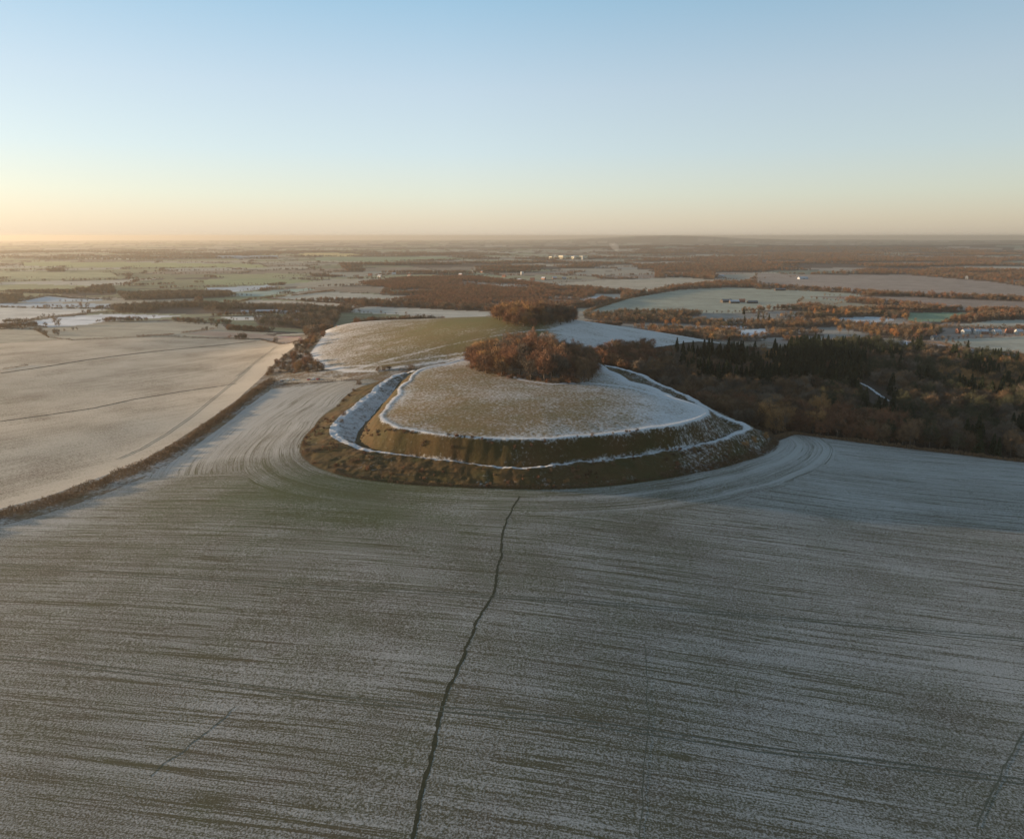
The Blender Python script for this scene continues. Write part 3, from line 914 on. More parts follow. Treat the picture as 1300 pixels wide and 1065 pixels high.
def hedge(line, width, hgt, mats, label, group=None, dens=9.0, tw=1.0, gap=0.0, name='hedge', seed=0):
    """a hedge along a ground line: twigs filling an uneven long mound"""
    g = np.random.default_rng(seed + 5)
    p = resample(line, 1.0)
    L = len(p)
    n = int(L * width * dens * (.6 + .4 * hgt / 2.5))
    i = g.integers(0, L - 1, n) if L > 1 else np.zeros(n, int)
    f = g.uniform(0, 1, n)
    base = p[i] * (1 - f[:, None]) + p[np.minimum(i + 1, L - 1)] * f[:, None]
    t = p[np.minimum(i + 1, L - 1)] - p[i]; t /= np.linalg.norm(t, axis=1)[:, None] + 1e-9
    s_ = (i + f)
    hh = hgt * (.45 + 1.0 * fbm(s_ / 6.5, s_ * 0 + seed, seed, 3)) * (.75 + .5 * vnoise(s_ / 1.8, s_ * 0, seed + 3))
    ww = width * (.7 + .6 * vnoise(s_ / 9, s_ * 0 + 4, seed + 8))
    o_ = np.clip(g.normal(size=n) * .30, -.55, .55)
    keep = vnoise(s_ / 7, s_ * 0 + 9, seed + 12) > gap
    x = base[:, 0] - t[:, 1] * o_ * ww; y = base[:, 1] + t[:, 0] * o_ * ww
    zr = g.uniform(0, 1, n) ** .8 * hh * np.sqrt(np.clip(1 - (o_ / .6) ** 2, .1, 1))
    x, y, zr, hh = x[keep], y[keep], zr[keep], hh[keep]
    z = height(x, y) + zr
    c = np.stack([x, y, z], -1)
    d = g.normal(size=c.shape) * .6 + np.array([0, 0, .9])
    m = MB()
    m.quads(slivers(c, d, g.uniform(.4, 1.0, len(c)) * (.6 + hgt * .18) * tw, g.uniform(.08, .22, len(c)) * tw, g))
    o = m.obj(name, [mats])
    return tag(o, label, 'hedge', group)

def strip(line, width, mat, name, lift=.05, step=1.0, wob=.0):
    """a path or track laid on the ground, following it"""
    p = resample(line, step)
    n = len(p)
    t = np.gradient(p, axis=0); t /= np.linalg.norm(t, axis=1)[:, None] + 1e-9
    nrm = np.stack([-t[:, 1], t[:, 0]], -1)
    s_ = np.arange(n) * step
    wd = width * (.45 + .65 * vnoise(s_ / 1.3, s_ * 0, 3) + .45 * vnoise(s_ / .6, s_ * 0, 8))
    ct = p + nrm * ((fbm(s_ / 5, s_ * 0 + 2, 9, 3) - .5) * wob)[:, None]
    rows_ = []
    for k in (-.5, -.17, .17, .5):
        q = ct + nrm * (wd * k)[:, None]
        rows_.append(np.stack([q[:, 0], q[:, 1], height(q[:, 0], q[:, 1]) + lift], -1))
    v = np.stack(rows_, 1).reshape(-1, 3)
    f = []
    for i in range(n - 1):
        for k in range(3): f.append((i*4+k, i*4+k+1, (i+1)*4+k+1, (i+1)*4+k))
    m = MB(); m.add(v, f)
    o = m.obj(name, [mat], smooth=True)
    return tag(o, kind='structure')

def flat_mat(name, a, b, sc_=.5, bump=.3, rough=.85):
    k = NT(name); p = k.pos()
    n = k.noise(p, sc_, 5, .65)
    k.b.inputs['Roughness'].default_value = rough
    if bump: k.bump(n, bump, .2)
    return k.out(k.mix(k.rng(n, .3, .7), a, b))

# ------------------------------------------------------------------ the footpath and faint tracks
M_PATH = flat_mat('trodden_soil', (.035,.035,.018), (.06,.055,.03), 1.2)
M_TRK = flat_mat('pressed_crop', (.07,.07,.045), (.12,.12,.09), 1.5)
M_GRASS = flat_mat('dead_grass', (.04,.035,.022), (.08,.065,.04), .6)
M_FROST = flat_mat('frosted_track', (.42,.41,.40), (.6,.6,.6), .4)
M_GRAVEL = flat_mat('gravel', (.22,.18,.13), (.4,.35,.28), .8)
path_px = [(660,630),(652,643),(645,656),(640,668),(638,682),(637,698),(636,710),(632,722),(630,735),(627,750),(620,765),(612,776),(605,788),(600,803),(592,822),(586,840),
           (578,855),(572,868),(568,880),(561,897),(557,915),(553,935),(549,955),(544,975),(536,1000),(531,1030),(524,1065),(515,1110)]
strip(gpoly(path_px), 1.0, M_PATH, 'footpath', .02, .5, 1.1)
strip(gpoly([(819,820),(822,860),(820,880),(823,905),(822,940),(818,975),(815,1030),(812,1080)]), .32, M_TRK, 'animal_track', .04, .5, .8)
strip(gpoly([(1312,915),(1300,930),(1288,950),(1275,972),(1262,1000),(1240,1050)]), .45, M_TRK, 'animal_track', .04, .5, .6)
strip(gpoly([(298,896),(280,915),(256,935),(235,950),(205,968),(190,985)]), .35, M_TRK, 'animal_track', .04, .5, 2.2)
def tram(px, gap_, name='tractor_track'):
    l = np.array(gpoly(px)); t = np.gradient(l, axis=0); t /= np.linalg.norm(t, axis=1)[:, None]
    for s_ in (-1, 1):
        q = l + np.stack([-t[:, 1], t[:, 0]], -1) * gap_ / 2 * s_
        strip([tuple(a) for a in q], .5, M_TRK, name, .045, 1.0, .3)
tram([(0,834),(130,848),(260,864),(400,884),(560,900),(700,912),(830,930),(960,950),(1100,966),(1240,984),(1300,992)], 2.0)
tram([(0,716),(180,730),(400,745),(620,757),(820,770),(1060,790),(1300,812)], 2.0)
tram([(300,478),(322,462),(345,445),(358,436)], 2.2)
tram([(150,583),(180,570),(212,551),(245,528),(275,503),(300,482),(318,466)], 2.2)
strip(gpoly([(0,474),(55,466),(110,457),(165,450),(230,443),(290,437),(325,433)]), 3.6, M_GRASS, 'grass_strip', .15, 2.0, 1.0)
strip(gpoly([(0,535),(60,527),(120,518),(170,507),(230,497),(300,487)]), 2.0, M_GRASS, 'grass_strip', .12, 1.0, 1.0)

# ------------------------------------------------------------------ hedges
GH = 'hedges round the fields of the plain'
mid = [((a[0] + b[0]) / 2, (a[1] + b[1]) / 2) for a, b in zip(gpoly([(0,657),(60,641),(120,620),(190,590),(240,560),(285,528),(322,500),(345,484)]), gpoly([(0,657),(60,641),(120,620),(190,590),(240,560),(285,528),(322,500),(345,484)]))]
hedge([(-420., 205.), (-330., 262.)] + mid, 8.5, 4.0, M_TW['brown'], 'long brown hedge along the track between the pale west field and the near field', dens=7.5, tw=1.25, seed=1)
tp = gpoly([(0,470),(36,464)]); hedge(tp, 2.2, 2.0, M_TW['brown'], 'short dark hedge at the left edge of the pale west field', dens=8, tw=1.2, gap=.25, seed=2)
hs = [
 ([(0,416),(44,418),(63,429),(92,432),(160,429),(212,427),(270,430),(330,431),(385,433)], 2.5, 1.8, 'brown', 'low winding hedge along the far edge of the pale west field', .15),
 ([(20,411),(50,404),(74,402),(110,398),(145,396.5),(165,397)], 4, 3.2, 'brown', 'thin hedge between the two bright white fields at left', .0),
 ([(0,413),(26,413),(60,416)], 4, 3.0, 'brown', 'hedge along the lower edge of the white field at far left', .1),
 ([(272,418),(212,425.5),(166,428)], 4, 2.5, 'russet', 'short reddish hedge beside the tan field at left', .2),
 ([(345,489),(370,488),(400,486),(430,484),(458,483)], 3.0, 2.6, 'brown', 'dark hedge between the car park and the field below the hillfort', .1),
 ([(286,388),(319,380),(369,376),(424,369)], 6, 4, 'brown', 'hedge rising between the frosty fields left of centre', .2),
 ([(340,379.5),(420,384),(458,388),(500,390)], 5, 3.5, 'russet', 'reddish hedge between two tan fields left of centre', .15),
 ([(718,363.5),(771,370),(823,374),(849,367),(922,358),(1000,366)], 8, 5, 'grey', 'hedge between the tan field and the big green field right of centre', .3),
 ([(745,396),(797,379),(823,374)], 8, 5, 'brown', 'hedge along the left edge of the big green field', .1),
 ([(960,367),(1090,372),(1155,376),(1275,380),(1380,386)], 8, 4, 'grey', 'long hedge along the lower edge of the pinkish brown field', .25),
 ([(1010,388),(1070,395),(1143,388),(1220,396),(1300,394)], 6, 4, 'grey', 'hedge below the brown fields at right', .2),
 ([(1195,410),(1225,405),(1262,400),(1340,394)], 6, 5, 'brown', 'hedge between the green field and the tan field at right', .0),
 ([(1150,433),(1190,436),(1221,441.5),(1300,452),(1380,462)], 4, 2.6, 'brown', 'low hedge between the two pale fields beyond the wood at right', .1),
 ([(1153,410),(1200,416),(1300,418)], 6, 5, 'brown', 'hedge behind the row of houses at right', .0),
 ([(24,383),(61,376),(92,379),(142,381)], 6, 4, 'grey', 'hedge round the pale blue field at far left', .2),
 ([(0,390),(60,392),(140,392)], 6, 4, 'brown', 'hedge with small trees behind the bright field at left', .35),
]
for i, (px, wd_, h_, mt, lb, gp) in enumerate(hs):
    ln = gpoly(px); rr_ = float(np.mean(np.hypot(*np.array(ln).T)))
    t_ = max(1.0, rr_ / 650.0)
    hedge(ln, wd_, h_, M_TW[mt], lb, GH, dens=7.0 / t_ ** 1.6, tw=t_, gap=gp, seed=20 + i)

# hedge at the foot of the outer bank
def ring_line(px0, px1, off, ph_list):
    out = []
    for ph in ph_list:
        r_ = float(rg(FOOT, ph)) + off
        out.append((FC[0] + math.cos(ph) * r_, FC[1] + math.sin(ph) * r_))
    return out
hedge(ring_line(0, 0, -1.2, np.linspace(-2.35, -1.05, 60)), 3.0, 1.5, M_TW['brown'], 'low dark hedge along the foot of the outer bank in front', 'hedges round the hillfort', dens=11, tw=.95, gap=.12, seed=50)
hedge(ring_line(0, 0, -1.5, np.linspace(-1.02, .12, 50)), 4.6, 3.0, M_TW['brown'], 'tall brown hedge curving round the right end of the outer bank', 'hedges round the hillfort', dens=11, tw=1.0, gap=.0, seed=51)
hedge(ring_line(0, 0, -1.5, np.linspace(-3.05, -2.45, 30)), 3.5, 1.2, M_TW['russet'], 'scrubby broken hedge round the left end of the outer bank', 'hedges round the hillfort', dens=8, tw=.9, gap=.35, seed=52)

# ------------------------------------------------------------------ trees on the hillfort and on the round hill
def blue(poly, sp, seed, edge=None):
    g = np.random.default_rng(seed)
    a = np.array(poly); x0, y0 = a.min(0); x1, y1 = a.max(0)
    xs, ys = np.meshgrid(np.arange(x0, x1, sp), np.arange(y0, y1, sp * .9))
    xs = xs + (np.arange(xs.shape[0])[:, None] % 2) * sp / 2
    xs = (xs + g.uniform(-.42, .42, xs.shape) * sp).ravel(); ys = (ys + g.uniform(-.42, .42, ys.shape) * sp).ravel()
    m = inside(xs, ys, poly)
    return xs[m], ys[m]

clump = gpoly([(591,467),(606,472),(640,479),(690,485),(752,487),(757,476)]) + [(70., 628.), (48., 655.), (10., 668.), (-30., 660.)]
tx, ty = blue(clump, 9.3, 3)
tpx, tpy = project(tx, ty, height(tx, ty))
for x, y, a, b in zip(tx, ty, tpx, tpy):
    left, right = a < 640, a > 715
    front = b > 474
    if left: kd, mt = 'low', random.choice(['russet', 'russet', 'brown', 'gold'])
    elif right: kd, mt = 'low' if random.random() < .5 else 'bare', random.choice(['brown', 'russet', 'brown'])  # shade of the right end is put into browner twig colours
    else: kd, mt = 'bare', random.choice(['russet', 'russet', 'russet', 'brown', 'grey', 'gold'])
    s_ = {'low': 1.15, 'bare': .95}[kd] * random.uniform(.9, 1.2)
    if kd == 'bare' and right: s_ *= .8
    zone = 'at the left end' if left else 'at the right end' if right else 'in the tall middle'
    row_ = 'front of' if front else 'back of'
    plant(kd, mt, x, y, s_, f'{"low" if kd=="low" else "tall"} leafless {mt} tree {zone}, {row_} the hillfort clump', 'clump of trees on top of the hillfort', name='beech_tree')
for a, b in [(672,437),(688,436),(700,436)]:
    (x, y), = gpoly([(a, b)])
    plant('bare', 'frosted', x, y, .55, 'pale frost-covered tree standing behind the hillfort clump in the dip', 'frosted trees in the dip between the hills')
# thin scrub at the foot of the clump
tx, ty = blue(gpoly([(593,468),(640,480),(690,487),(745,488),(748,483),(690,481),(640,475),(600,464)]), 4.0, 5)
for x, y in zip(tx, ty):
    if random.random() < .6: plant('bush', random.choice(['russet', 'brown']), x, y, random.uniform(.7, 1.5), 'small brown bush at the front edge of the hillfort clump', 'bushes at the front edge of the hillfort clump', 'bush')

rclump = gpoly([(626,404),(640,414),(665,417),(700,416),(728,411),(731,406)]) + [(72., 905.), (40., 935.), (-5., 925.)]
tx, ty = blue(rclump, 9.6, 8)
tpx, tpy = project(tx, ty, height(tx, ty))
for x, y, a, b in zip(tx, ty, tpx, tpy):
    mt = random.choice(['russet', 'russet', 'gold', 'brown']) if a < 690 else random.choice(['brown', 'russet', 'grey'])  # light put into colour: warmer twigs on the sun side, duller in shade
    fr_ = b > 409
    s_ = random.uniform(.85, 1.15) * (1.0 if fr_ else 1.25)
    zone = 'sunlit left side' if a < 655 else 'middle' if a < 700 else 'shaded right side'
    plant('low', mt, x, y, s_, f'leafless {mt} tree at the {"front" if fr_ else "back"} of the {zone} of the round hill clump', 'clump of trees on the round hill', name='beech_tree')

# ------------------------------------------------------------------ the wood on the right
track = gpoly([(1092,486),(1104,492),(1116,501),(1128,509)])
wx, wy = blue(wood_poly, 8.4, 12)
wz = height(wx, wy)
wpx, wpy = project(wx, wy, wz)
inside_track = dist_poly(wx, wy, track) < 7
# leave the sight of the track open: a clearing on its downhill side
clr = inside(wpx, wpy, [(1088,486),(1102,482),(1134,508),(1134,533),(1112,524),(1088,508)])
keep = ~((wpx > 832) & (wpx < 1000) & (wpy < 453)) & ~inside_track & ~clr & (dist_poly(wx, wy, front_poly, True) > 2.5)
wx, wy, wpx, wpy = wx[keep], wy[keep], wpx[keep], wpy[keep]
seen = (wpx > 735) & (wpx < 1330)
gold_zone = inside(wpx, wpy, [(968,515),(1012,505),(1050,530),(1035,562),(975,562)])
con = (inside(wpx, wpy, [(820,438),(900,436),(1000,438),(1070,446),(1095,462),(1105,480),(1060,498),(1015,490),(960,500),(900,490),(850,470)]) & (fbm(wx / 38, wy / 38, 33, 2) > .36) & ~((wpx < 905) & (wpy < 452))) | \
      inside(wpx, wpy, [(1085,498),(1130,500),(1140,516),(1090,520)]) | ((fbm(wx / 30, wy / 30, 61, 2) > .72) & (wpx > 1000) & ~gold_zone)
gold = (inside(wpx, wpy, [(968,525),(1012,512),(1045,530),(1035,552),(975,555)]) & (hash2(wx, wy, 6) > .70)) | (inside(wpx, wpy, [(1200,462),(1300,470),(1330,500),(1230,505),(1190,490)]) & (hash2(wx, wy) > .45)) | \
       (inside(wpx, wpy, [(960,455),(1010,450),(1030,475),(980,480)]) & (hash2(wx, wy, 2) > .5)) | (inside(wpx, wpy, [(880,432),(1010,436),(1000,444),(880,442)]) & (hash2(wx, wy, 4) > .4))  # golden crowns: partly own hue, partly sunlight put into the colour
rus = inside(wpx, wpy, [(735,440),(850,434),(870,450),(800,478),(745,470)]) | inside(wpx, wpy, [(1010,525),(1150,540),(1140,578),(1000,562)])
# things: the nearest ones in view; the rest is the mass of the wood
d_ = np.hypot(wx, wy)
vis = np.where(seen)[0]
bare_i = [i for i in vis[np.argsort(d_[vis])] if not con[i]]
con_i = [i for i in vis[np.argsort(d_[vis])] if con[i]]
one = set(bare_i[:235]) | set(con_i[:230])
edge_d = dist_poly(wx, wy, front_poly, True)
def where_(i):
    a = wpx[i]
    p = 'at the left end' if a < 1010 else 'left of centre' if a < 1090 else 'right of centre' if a < 1190 else 'far right'
    q = 'on the field edge of the wood' if edge_d[i] < 13 else 'just behind the wood edge' if edge_d[i] < 32 else 'deep inside the wood'
    return p, q
for i in sorted(one):
    p, q = where_(i)
    if con[i]:
        plant('fir', 'fir', wx[i], wy[i], random.uniform(.62, 1.02), f'dark evergreen conifer {p} {q}', 'conifers of the right-hand wood')
    else:
        mt = 'gold' if gold[i] else 'russet' if rus[i] and random.random() < .6 else random.choice(['brown', 'grey', 'brown', 'russet' if wpx[i] < 1150 else 'grey'])
        if mt in ('brown', 'grey') and wpx[i] > 1040 and fbm(wx[i:i+1] / 34, wy[i:i+1] / 34, 61, 2)[0] > .5: mt = 'ivy'
        nm = {'gold': 'golden', 'russet': 'russet', 'brown': 'dull brown', 'grey': 'grey-brown', 'ivy': 'dull green'}[mt]
        kd = 'bare' if random.random() < .7 and wpx[i] > 990 else 'low'
        plant(kd, mt, wx[i], wy[i], (random.uniform(.55, .95) if kd == 'bare' else random.uniform(.8, 1.3)) * (1.3 if mt == 'gold' else 1), f'{"ivy-clad" if mt == "ivy" else "leafless"} {nm} tree {p} {q}', 'leafless trees of the right-hand wood')
rest = np.array([i for i in range(len(wx)) if i not in one])
def sub(mask): 
    k = rest[mask[rest]]; return wx[k], wy[k]
scatter('fir_wood', *sub(con), CROWNS['fir', 'fir'], .7, 1.1, 'dark mass of evergreen conifers filling the middle of the right-hand wood', 'woodland')
scatter('golden_wood', *sub(gold & ~con), CROWNS['low', 'gold'], .75, 1.1, 'scattered golden, sunlit-toned leafless trees deep in the right-hand wood', 'woodland')
scatter('russet_wood', *sub(rus & ~gold & ~con), CROWNS['low', 'russet'][:2] + CROWNS['low', 'brown'][:1], .85, 1.25, 'reddish leafless trees massed on the slope right of the hillfort clump', 'woodland')
ivz = (wpx > 1040) & (fbm(wx / 34, wy / 34, 61, 2) > .5)
scatter('green_wood', *sub(~rus & ~gold & ~con & ivz), CROWNS['low', 'ivy'][:3] + CROWNS['bare', 'ivy'][:2] + CROWNS['low', 'grey'][:1], .6, .95, 'dull green ivy-clad trees massed at the right side of the wood', 'woodland')
scatter('bare_wood', *sub(~rus & ~gold & ~con & ~ivz), CROWNS['bare', 'grey'][:2] + CROWNS['bare', 'brown'][:2] + CROWNS['low', 'brown'][:1], .55, .85, 'dull brown leafless trees massed deep in the right-hand wood', 'woodland')
strip(track, 3.0, M_FROST, 'forest_track', .06, 2.0)
# understorey along the near edge of the wood
e = gpoly([(985,556),(1010,551),(1100,563),(1200,575),(1300,587)]) + [(700., 520.)]
hedge(e, 5, 2.6, M_TW['brown'], 'dark bramble edge of the wood along the frosted field', dens=6, tw=1.3, seed=70)

# ------------------------------------------------------------------ bushes and scrub
BU = 'bushes round the hillfort'
for a, b, s_, mt, lb in [
    (522,468,1.9,'brown','round dark bush at the head of the ditch, on the left rampart'), (456,488,1.7,'brown','dark bush where the left bank meets the car park hedge'),
    (449,497,1.2,'brown','bush on the outer bank just below the car park hedge'), (443,503,1.0,'brown','small bush halfway along the left outer bank'),
    (436,510,1.2,'brown','bush on the outer bank above its left bend'), (430,516,.8,'brown','small low bush on the left outer bank'), (413,533,.9,'brown','lone small bush beside the field at the left bend'),
    (437,527,1.2,'brown','bush beside the frosted ditch at its left bend'), (434,536,1.0,'grey','grey bush on the crest of the outer bank at its left bend'),
    (480,471,1.6,'brown','left bush of the short row beside the saddle path'), (487,470,1.8,'brown','middle bush of the short row beside the saddle path'), (494,469,1.6,'brown','right bush of the short row beside the saddle path'),
    (392,573,1.3,'grey','grey bush at the lower left corner of the outer bank'), (399,575,1.1,'grey','second grey bush at the lower left corner of the outer bank'), (388,566,1.0,'brown','brown bush at the leftmost point of the outer bank'),
    (427,592,.9,'russet','reddish bush low on the front left bank'), (448,586,1.0,'brown','brown bush on the front left bank face'), (466,596,.9,'russet','small reddish bush below the left path'),
    (539,562,.7,'brown','dark bush on the inner scarp below the left rim'), (536,566,.8,'brown','dark bush lower on the inner scarp, left of centre'), (574,568,.7,'brown','small bush on the inner scarp left of centre'),
    (697,613,.9,'gold','golden bush at the foot of the bank in the centre'), (719,613,.9,'gold','golden bush at the foot of the bank right of centre'), (1014,520,0,'',''),
    (945,566,1.3,'gold','golden bush on the right end of the outer bank'), (958,561,1.4,'gold','round golden bush near the right tip of the outer bank'), (972,556,1.5,'gold','golden bush at the right tip of the outer bank')]:
    if s_:
        (x, y), = gpoly([(a, b)]); plant('bush', mt, x, y, s_, lb, BU, 'bush')
g = np.random.default_rng(44)
ph_ = g.uniform(-3.1, -.3, 420); fr_ = g.uniform(.15, .98, 420)
cnt = 0
for p, f in zip(ph_, fr_):
    if cnt >= 150: break
    rb_, rf_ = float(rg(BANK, p)), float(rg(FOOT, p))
    if fbm(np.array([p * 9.]), np.array([f * 3.]), 71, 2)[0] < .5: continue
    r_ = rb_ + (rf_ - rb_) * f; cnt += 1
    left = p < -2.1; right = p > -1.1
    plant('bush', random.choice(['brown', 'russet', 'brown']), FC[0] + math.cos(p) * r_, FC[1] + math.sin(p) * r_, random.uniform(.35, .8),
          f'tiny scrub bush on the outer bank slope, {"left part" if left else "right part" if right else "front part"}', 'scrub bushes on the outer bank', 'bush', 'scrub_bush')
ph_ = g.uniform(-2.9, -.5, 200); fr_ = g.uniform(.42, .85, 200); cnt = 0
for p, f in zip(ph_, fr_):
    if cnt >= 55 or fbm(np.array([p * 7.]), np.array([f * 2.]), 75, 2)[0] < .52: continue
    x, y = FC[0] + math.cos(p) * 10, FC[1] + math.sin(p) * 10
    _, _, _, b_, i_ = fort_param(np.array([x]), np.array([y])); cnt += 1
    r_ = float(i_[0]) + (float(b_[0]) * .92 - float(i_[0])) * f
    side = 'left part' if p < -2.1 else 'right part' if p > -1.1 else 'front part'
    plant('bush', random.choice(['brown', 'russet', 'grey']), FC[0] + math.cos(p) * r_, FC[1] + math.sin(p) * r_, random.uniform(.3, .7),
          f'tiny scrub bush on the steep inner scarp under the rim, {side}', 'scrub bushes on the inner scarp', 'bush', 'scrub_bush')
# scrub thicket between track hedge and the hills
sx_, sy_ = blue(gpoly([(335,478),(352,462),(386,434),(398,425),(414,425),(398,440),(392,449),(398,460),(412,470),(400,474),(350,474)]), 8.8, 31)
order = np.argsort(np.hypot(sx_, sy_))
for k, i in enumerate(order):
    mt = random.choice(['brown', 'brown', 'grey', 'russet'])
    a, b = project(sx_[i], sy_[i], 0)
    zone = 'near the car park' if b > 466 else 'below the frosted path' if b > 445 else 'far end'
    if k < 290: plant('bush', mt, sx_[i], sy_[i], random.uniform(1.0, 2.1), f'{mt} shrub of the thicket west of the round hill, {zone}', 'shrubs of the thicket west of the round hill', 'bush', 'shrub')
for k in range(26):
    i = random.randrange(len(sx_)); a, b = project(sx_[i], sy_[i], 0)
    zone = 'near the car park' if b > 466 else 'below the frosted path' if b > 445 else 'at the far end'
    mt = random.choice(['brown', 'russet', 'gold'])
    plant('low', mt, sx_[i], sy_[i], random.uniform(.45, .8), f'small leafless {mt} tree standing in the western thicket, {zone}', 'small trees in the western thicket')

# ------------------------------------------------------------------ trees of the plain that stand alone
for a, b, s_, mt, nm, lb in [
    (276,417,1.0,'ivy','field_tree','dark tree, left of the pair on the tan field by the farm'), (288,415,1.0,'ivy','field_tree','dark tree, right of the pair on the tan field by the farm'),
    (48,392.5,.7,'brown','field_tree','small tree on the hedge behind the bright field, leftmost'), (57,392.5,.8,'brown','field_tree','small tree on the hedge behind the bright field, second from left'),
    (86,391.5,.7,'brown','field_tree','small tree on the hedge behind the bright field, third from left'), (92,391.5,.7,'brown','field_tree','small tree on the hedge behind the bright field, fourth from left'),
    (102,391,1.1,'russet','field_tree','broad reddish tree on the hedge behind the bright field'), (112,391,1.0,'russet','field_tree','reddish tree just right of the broad one on the same hedge'),
    (807,373,1.1,'grey','field_tree','lone tree at the right end of the dark hedge by the tan field'), (819,371,1.2,'grey','field_tree','tree between the tan and the green field, left of the gap'),
    (832,369.5,1.0,'grey','field_tree','slim lone tree between the tan and the green field'), (845,367.5,1.3,'grey','field_tree','broad tree between the tan and the green field, right of the gap'), (849,367,1.2,'grey','field_tree','second broad tree beside it between the tan and the green field'),
    (927,364,1.2,'russet','field_tree','first tree from left of the sparse row on the green field'), (938,364.5,1.0,'russet','field_tree','second tree from left of the sparse row on the green field'),
    (947,364,1.2,'russet','field_tree','third tree from left of the sparse row on the green field'), (965,364,1.6,'grey','field_tree','tallest tree of the sparse row on the green field'),
    (985,366,1.3,'russet','field_tree','fifth tree from left of the sparse row, beside the hedge'), (995,366.5,1.1,'russet','field_tree','sixth tree from left of the sparse row, beside the hedge'), (1011,367,1.4,'grey','field_tree','last tree at the right end of the sparse row'),
    (1157,377,1.3,'russet','field_tree','tree on the hedge below the pinkish field, left'), (1167,377,1.1,'russet','field_tree','tree on the hedge below the pinkish field, middle'), (1181,378,1.7,'russet','field_tree','tall tree on the hedge below the pinkish field'), (1209,379.5,1.8,'russet','field_tree','tall reddish tree on the hedge below the pinkish field, rightmost'),
    (70,413,1.4,'brown','field_tree','broad tree at the left end of the hedge below the white field'), (75,414,1.2,'brown','field_tree','tree beside it at the left end of the hedge below the white field')]:
    (x, y), = gpoly([(a, b)]); far_tree(mt, x, y, s_, lb, 'lone trees in the fields of the plain', nm)
for a, b, s_, lb in [(1034,403,.85,'bright orange poplar, leftmost of the four tall ones beyond the wood'), (1050,402,.7,'bright orange poplar, second of the four beyond the wood'), (1058,403,.75,'bright orange poplar, third of the four beyond the wood'), (1074,404,.8,'bright orange poplar, rightmost of the four beyond the wood'), (730,398,.7,'narrow orange tree right behind the round hill clump')]:
    (x, y), = gpoly([(a, b)]); plant('poplar', 'orange', x, y, s_, lb, 'orange poplars')
for a, b, lb in [(945,412,'dark conifer left of the frosted meadow beyond the wood'), (962,410,'dark conifer, left one above the frosted meadow'), (969,409,'dark conifer, middle one above the frosted meadow'), (976,410,'dark conifer, right one above the frosted meadow'), (1003,412,'dark conifer right of the frosted meadow beyond the wood'), (944,400,'tall dark conifer below the farm')]:
    (x, y), = gpoly([(a, b)]); plant('fir', 'fir', x, y, .72, lb, 'conifers beyond the wood')
for a, b, mt, s_ in [(846,414,'orange',.6),(855,413,'orange',.65),(840,411,'gold',.6),(861,415,'gold',.6),(898,424,'orange',.6),(909,425,'orange',.6),(918,427,'gold',.6),(900,428,'gold',.5),(886,417,'gold',.6),(1066,424,'gold',.7),(1077,424,'gold',.8),(1099,424,'gold',.7),(1109,423,'gold',.7),(1133,428,'orange',.75),(1137,430,'orange',.7),(1120,412,'gold',.7),(1148,407,'gold',.7),(1135,409,'russet',.7),(650,397,'russet',.6),(655,397,'russet',.7)]:
    (x, y), = gpoly([(a, b)])
    zone = 'right behind the round hill' if a < 700 else 'left of the frosted meadow' if a < 930 else 'right of the frosted meadow'
    nm = {'orange': 'bright orange', 'gold': 'golden', 'russet': 'reddish'}[mt]  # sunlight on these crowns is put into their orange and gold
    plant('bare', mt, x, y, s_ * 1.05, f'{nm} round tree among the woods of the plain {zone}', 'sunlit trees beyond the wood')

# ------------------------------------------------------------------ uncountable woods and hedgerow trees of the plain
for mt in ('russet', 'grey', 'brown', 'gold', 'ivy'):
    if ('far', mt) not in CROWNS or len(CROWNS['far', mt]) < 1:
        (x, y), = gpoly([({'gold': 452, 'grey': 560}.get(mt, 500), 364)])
        far_tree(mt, x, y, 1.0, {'gold': 'golden tree at the left tip of the large russet wood'}.get(mt, f'{mt} tree on the near side of the large russet wood'), 'lone trees in the fields of the plain')
def far_points(n, r0, r1, seed, a0=-38, a1=38):
    g = np.random.default_rng(seed)
    a = g.uniform(R(a0), R(a1), n)
    r_ = r0 * (r1 / r0) ** g.uniform(0, 1, n)
    return r_ * np.sin(a), r_ * np.cos(a)
# traced woods
ax, ay, wid_ = [], [], []
for k, poly in enumerate(WOODS_W):
    a = np.array(poly); dist_ = float(np.hypot(*a.T).mean())
    sp = max(8.5, dist_ * .0042)
    x, y = blue(poly, sp, 80 + k)
    if len(x) > 14000:
        sel = np.random.default_rng(k).choice(len(x), 14000, False); x, y = x[sel], y[sel]
    ax.append(x); ay.append(y); wid_.append(np.full(len(x), k))
ax, ay, wid_ = map(np.concatenate, (ax, ay, wid_))
ok = ~(mrg := np.zeros(len(ax), bool))
for poly, _ in FIELDS_W[:16] + FIELDS_W[19:]: ok &= ~inside(ax, ay, poly)
hd_ = fbm(ax / 90, ay / 60, 90, 2)
ok &= np.where(wid_ >= 10, fbm(ax / 420, ay / 190, 95, 3) > .57, fbm(ax / 140, ay / 60, 95, 3) > np.where(wid_ == 0, .40, np.where((wid_ == 3) | (wid_ == 4), .47, .40)))
ok &= ~inside(ax, ay, round_poly) & ~inside(ax, ay, wood_poly)
u_ = hash2(np.floor(ax * 3), np.floor(ay * 3), 3)
tone = hd_ + .35 * (u_ - .5)
F = lambda m: CROWNS['far', m][:3]
def wood_mass(mask, name, srcs, lb, s0=.8, s1=1.25):
    scatter(name, ax[mask], ay[mask], srcs, s0, s1, lb, 'woodland')
big = wid_ == 0
wood_mass(ok & big & (tone > .5), 'russet_woodland', F('russet'), 'reddish half of the large leafless wood behind the round hill', .6, .95)
wood_mass(ok & big & (tone <= .5), 'brown_woodland', F('brown') + F('russet'), 'brown half of the large leafless wood behind the round hill', .6, .95)
lf = np.isin(wid_, [1, 2, 5, 6, 7, 8])
